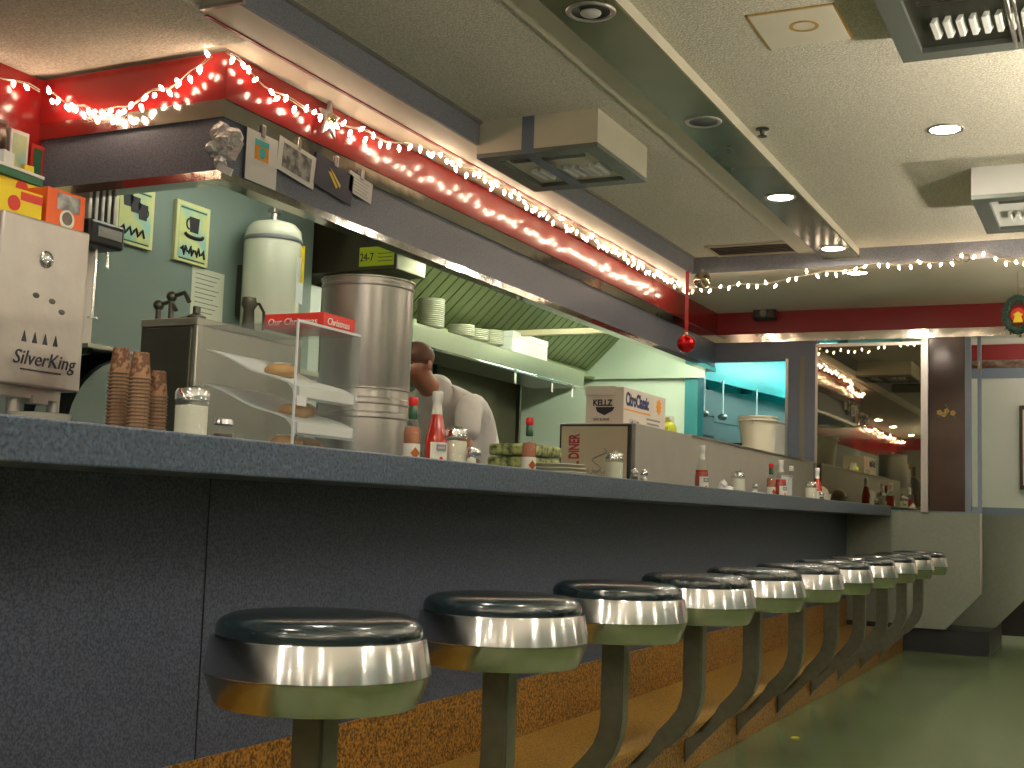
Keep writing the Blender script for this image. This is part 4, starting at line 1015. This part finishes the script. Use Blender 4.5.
# ---------------------------------------------------------------- mirror and brown panel
t = thing('wall_mirror', 'large wall mirror in a steel frame past the end of the counter', 'mirror', (-1.72, YF, H+.72))
MB().box(-.385, .385, -.012, -.004, -.625, .615).build('mirror_glass', 'mirror', t)
MB().box(-.40, -.385, -.016, .0, -.63, .63).box(-.40, .385, -.016, 0, .615, .64).box(-.385, .385, -.004, 0, -.63, .63).build('frame', 'frame', t)
sbx('trim_20', 'frame', (-1.335, -1.285, YF-.03, YF+.05, 1.024, H+1.386))
t = thing('brown_glass_panel', 'tall brown glass panel with a flower decal between mirror and opening', 'panel', (-1.157, YF+.02, H+.735))
MB().box(-.128, .128, -.012, .012, -.64, .65).build('pane', 'brownglass', t)
mb = MB()
for cx, cz in ((-.05,.09),(.0,.10),(.045,.085),(-.02,.075)):
    for k in range(5):
        a = k*2*PI/5; mb.sphere((cx+.012*math.cos(a), -.014, cz+.012*math.sin(a)), .009, 8, 5, (1,.2,1))
mb.build('flower_decal', 'amber', t)
MB().tube([(-.06,-.014,.06),(-.02,-.014,.08),(.03,-.014,.07),(.07,-.014,.05)], .003, 5).tube([(0,-.014,.06),(.01,-.014,.12),(-.01,-.014,.15)], .003, 5).build('leaf_decal', 'greencard', t)
sbx('door_1', 'bluetrim', (-1.026, -.985, YF, YF+.05, 1.024, H+1.386), (-.94, -.915, YF, YF+.05, 1.03, H+1.386), (-.985, -.94, YF+.01, YF+.03, 1.024, 1.05))
sbx('trim_21', 'frame', (-.926, -.912, YF-.004, YF+.054, .44, 1.024))
t = thing('door_latch', 'small brass latch on the thin blue post', 'latch', (-.928, YF, H+1.17))
MB().box(-.008, .008, -.02, 0, -.03, .03, bev=.003).lathe([(.008,-.03),(.01,-.02),(.008,0)], (0,0,.0), 12, 'y').build('bolt', 'ballgold', t)
t = thing('wall_picture', 'dark framed picture on the pale far wall at the edge of view', 'picture', (-.73, YK-.02, H+.76))
MB().box(-.11, .3, -.02, .015, -.42, .36, bev=.003).build('frame', 'wood_dark', t)
MB().box(-.08, .27, -.022, -.02, -.38, .32).build('print', 'creamplastic', t)
t = thing('chewing_gum_wrapper', 'tiny yellow scrap of paper on the green floor', 'litter', (-1.28, 5.57, 0), .6)
MB().prism([(-.018,0),(.018,.002),(.012,.006),(-.01,.005)], -.01, .012).build('scrap', 'yellow', t)

# ---------------------------------------------------------------- the room behind (seen in the mirror)
for i, y in enumerate((-1.5, .4, 2.3, 4.2, 6.1)):
    t = thing('dining_booth', 'dark padded booth bench with a table along the far side', 'booth', (2.1, y, 0), 0, 'booths along the window wall')
    MB().box(-.55, .55, -.25, .25, 0, .45, bev=.02).build('seat', 'darkfab', t)
    MB().box(-.55, .55, -.06, .06, .45, 1.05, bev=.02).build('backrest', 'redmatte', t)
    MB().box(-.55, .55, .65, 1.25, .72, .76, bev=.005).build('table_top', 'counter', t)
    MB().cyl((0,.95,0), .04, .72, 12).build('table_post', 'chrome', t)
t = thing('coat_rack', 'tall dark coat rack with a black coat behind the counter end', 'coat rack', (-3.2, -3.0, 0))
MB().cyl((0,0,0), .03, 1.9, 10).lathe([(.25,0),(.25,.03),(.03,.05)], (0,0,0), 20).build('pole', 'wood_dark', t)
MB().lathe([(.22,.5),(.26,.8),(.22,1.4),(.08,1.72),(.0001,1.74)], (0,.05,0), 20).build('coat', 'darkfab', t)
t = thing('high_back_chair', 'dark high backed chair by the back wall', 'chair', (-2.4, -4.6, 0))
MB().box(-.25, .25, -.25, .25, .42, .5, bev=.02).build('seat', 'darkfab', t)
MB().box(-.25, .25, -.28, -.2, .5, 1.3, bev=.02).build('backrest', 'darkfab', t)
for a, b in ((-.22,-.22),(.22,-.22),(.22,.22),(-.22,.22)): MB().cyl((a,b,0), .02, .42, 8).build('leg', 'wood_dark', t)

# ---------------------------------------------------------------- the cook
def skin_mesh(name, mt, nodes, edges, parent, sub=2, loc=(0,0,0)):
    me = bpy.data.meshes.new(name); me.from_pydata([n[0] for n in nodes], edges, []); me.update()
    o = bpy.data.objects.new(name, me); C.objects.link(o)
    o.modifiers.new('skin', 'SKIN'); 
    if not me.skin_vertices:
        bm = bmesh.new(); bm.from_mesh(me); bm.verts.layers.skin.verify(); bm.to_mesh(me); bm.free()
    sv = me.skin_vertices[0].data
    for i, n in enumerate(nodes):
        rr = n[1]; sv[i].radius = rr if isinstance(rr, tuple) else (rr, rr); sv[i].use_root = (i == 0)
    s_ = o.modifiers.new('sub', 'SUBSURF'); s_.levels = sub; s_.render_levels = sub
    dg = bpy.context.evaluated_depsgraph_get(); dg.update()
    m2 = bpy.data.meshes.new_from_object(o.evaluated_get(dg))
    for p_ in m2.polygons: p_.use_smooth = True
    m2.materials.clear(); m2.materials.append(M[mt]); m2.name = name
    bpy.data.objects.remove(o)
    ob = bpy.data.objects.new(name, m2); C.objects.link(ob); ob.location = loc
    if parent: ob.parent = parent
    return ob
PX, PY = -3.22, 6.10          # feet
t = thing('person', 'cook in a white shirt leaning forward to work behind the steel bins', 'person', (PX, PY, 0))
# joints in local coordinates; the figure leans towards -Y (towards the near end of the counter)
pel=(0,.16,.98); wai=(0,.05,1.17); che=(0,-.20,1.41); nb=(0,-.40,1.55); nk=(.01,-.50,1.58); hd=(.02,-.60,1.62); hd2=(.02,-.645,1.69)
nodes = [(pel,.14),(wai,.125),(che,(.12,.10)),(nb,.065),(nk,.055),(hd,.080),(hd2,.074),
 ((.15,-.34,1.47),.036),((.25,-.46,1.22),.042),((.21,-.70,1.09),.034),((.18,-.76,1.08),.028),
 ((-.15,-.34,1.47),.036),((-.25,-.46,1.22),.042),((-.19,-.70,1.09),.034),((-.16,-.76,1.08),.028),
 ((.10,.12,.88),.085),((.11,.0,.50),.055),((.11,.06,.09),.042),((.12,-.10,.04),.036),
 ((-.10,.12,.88),.085),((-.11,.0,.50),.055),((-.11,.08,.09),.042),((-.12,-.08,.04),.036)]
edges = [(0,1),(1,2),(2,3),(3,4),(4,5),(5,6),(2,7),(7,8),(8,9),(9,10),(2,11),(11,12),(12,13),(13,14),(0,15),(15,16),(16,17),(17,18),(0,19),(19,20),(20,21),(21,22)]
body = skin_mesh('body', 'skin', nodes, edges, t)
sh = [(pel,.20),(wai,.20),(che,(.22,.19)),((0,-.36,1.53),.13),((0,-.45,1.57),.085),((.18,-.33,1.49),.085),((.225,-.41,1.37),.075),((.25,-.45,1.28),.068),((-.18,-.33,1.49),.085),((-.225,-.41,1.37),.075),((-.25,-.45,1.28),.068)]
skin_mesh('shirt', 'shirt', sh, [(0,1),(1,2),(2,3),(3,4),(2,5),(5,6),(6,7),(2,8),(8,9),(9,10)], t)
skin_mesh('trousers', 'trousers', [((0,.15,.93),.165),((.10,.10,.86),.108),((.11,.0,.50),.078),((.11,.06,.12),.065),((-.10,.10,.86),.108),((-.11,.0,.50),.078),((-.11,.08,.12),.065)], [(0,1),(1,2),(2,3),(0,4),(4,5),(5,6)], t)
for s_ in (1, -1):
    MB().box(.06*s_ if s_ > 0 else -.16, .16 if s_ > 0 else -.06, -.16, .12, 0, .085, bev=.03).build('shoe', 'black', t)
hx, hy, hz = .02, -.62, 1.655
def hp(a, b, c_): return (hx+a, hy+b, hz+c_)
MB().sphere(hp(0, .028, .040), .090, 20, 12, (.95,1.02,.86)).build('hair', 'hair', t)
MB().sphere(hp(0, -.098, -.03), .016, 10, 6, (.8,1.1,1.2)).build('nose', 'skin', t)
MB().sphere(hp(.087, .0, -.01), .026, 10, 6, (.35,.7,1)).build('ear', 'skin', t)
MB().sphere(hp(-.087, .0, -.01), .026, 10, 6, (.35,.7,1)).build('ear', 'skin', t)
for s_ in (1, -1): MB().sphere(hp(.032*s_, -.083, -.005), .010, 10, 6, (1,.6,.7)).build('eye', 'ink', t)
MB().sphere(hp(0, -.082, -.068), .02, 10, 5, (1.2,.35,.25)).build('mouth', 'redmatte', t)
for s_ in (1, -1):
    wr = Vector((.17*s_+.01, -.76, 1.08)); nn = [((wr.x, wr.y, wr.z), .024), ((wr.x, wr.y-.05, wr.z-.02), (.034,.018))]; ee = [(0,1)]
    for k in range(4):
        ox = (-.027+.018*k); ln = (.032,.038,.036,.028)[k]; b0 = len(nn)
        nn += [((wr.x+ox, wr.y-.085, wr.z-.03), .009), ((wr.x+ox*1.05, wr.y-.085-ln, wr.z-.042), .008), ((wr.x+ox*1.05, wr.y-.085-ln*1.5, wr.z-.07), .007)]
        ee += [(1, b0), (b0, b0+1), (b0+1, b0+2)]
    b0 = len(nn); nn += [((wr.x-.04*s_, wr.y-.04, wr.z-.02), .010), ((wr.x-.055*s_, wr.y-.075, wr.z-.035), .009)]; ee += [(0, b0), (b0, b0+1)]
    skin_mesh('hand', 'skin', nn, ee, t, 1)
MB().prism([(-.14,.45),(.14,.45),(.15,.98),(.10,1.25),(-.10,1.25),(-.15,.98)], -.155, -.145).build('apron', 'apron', t)
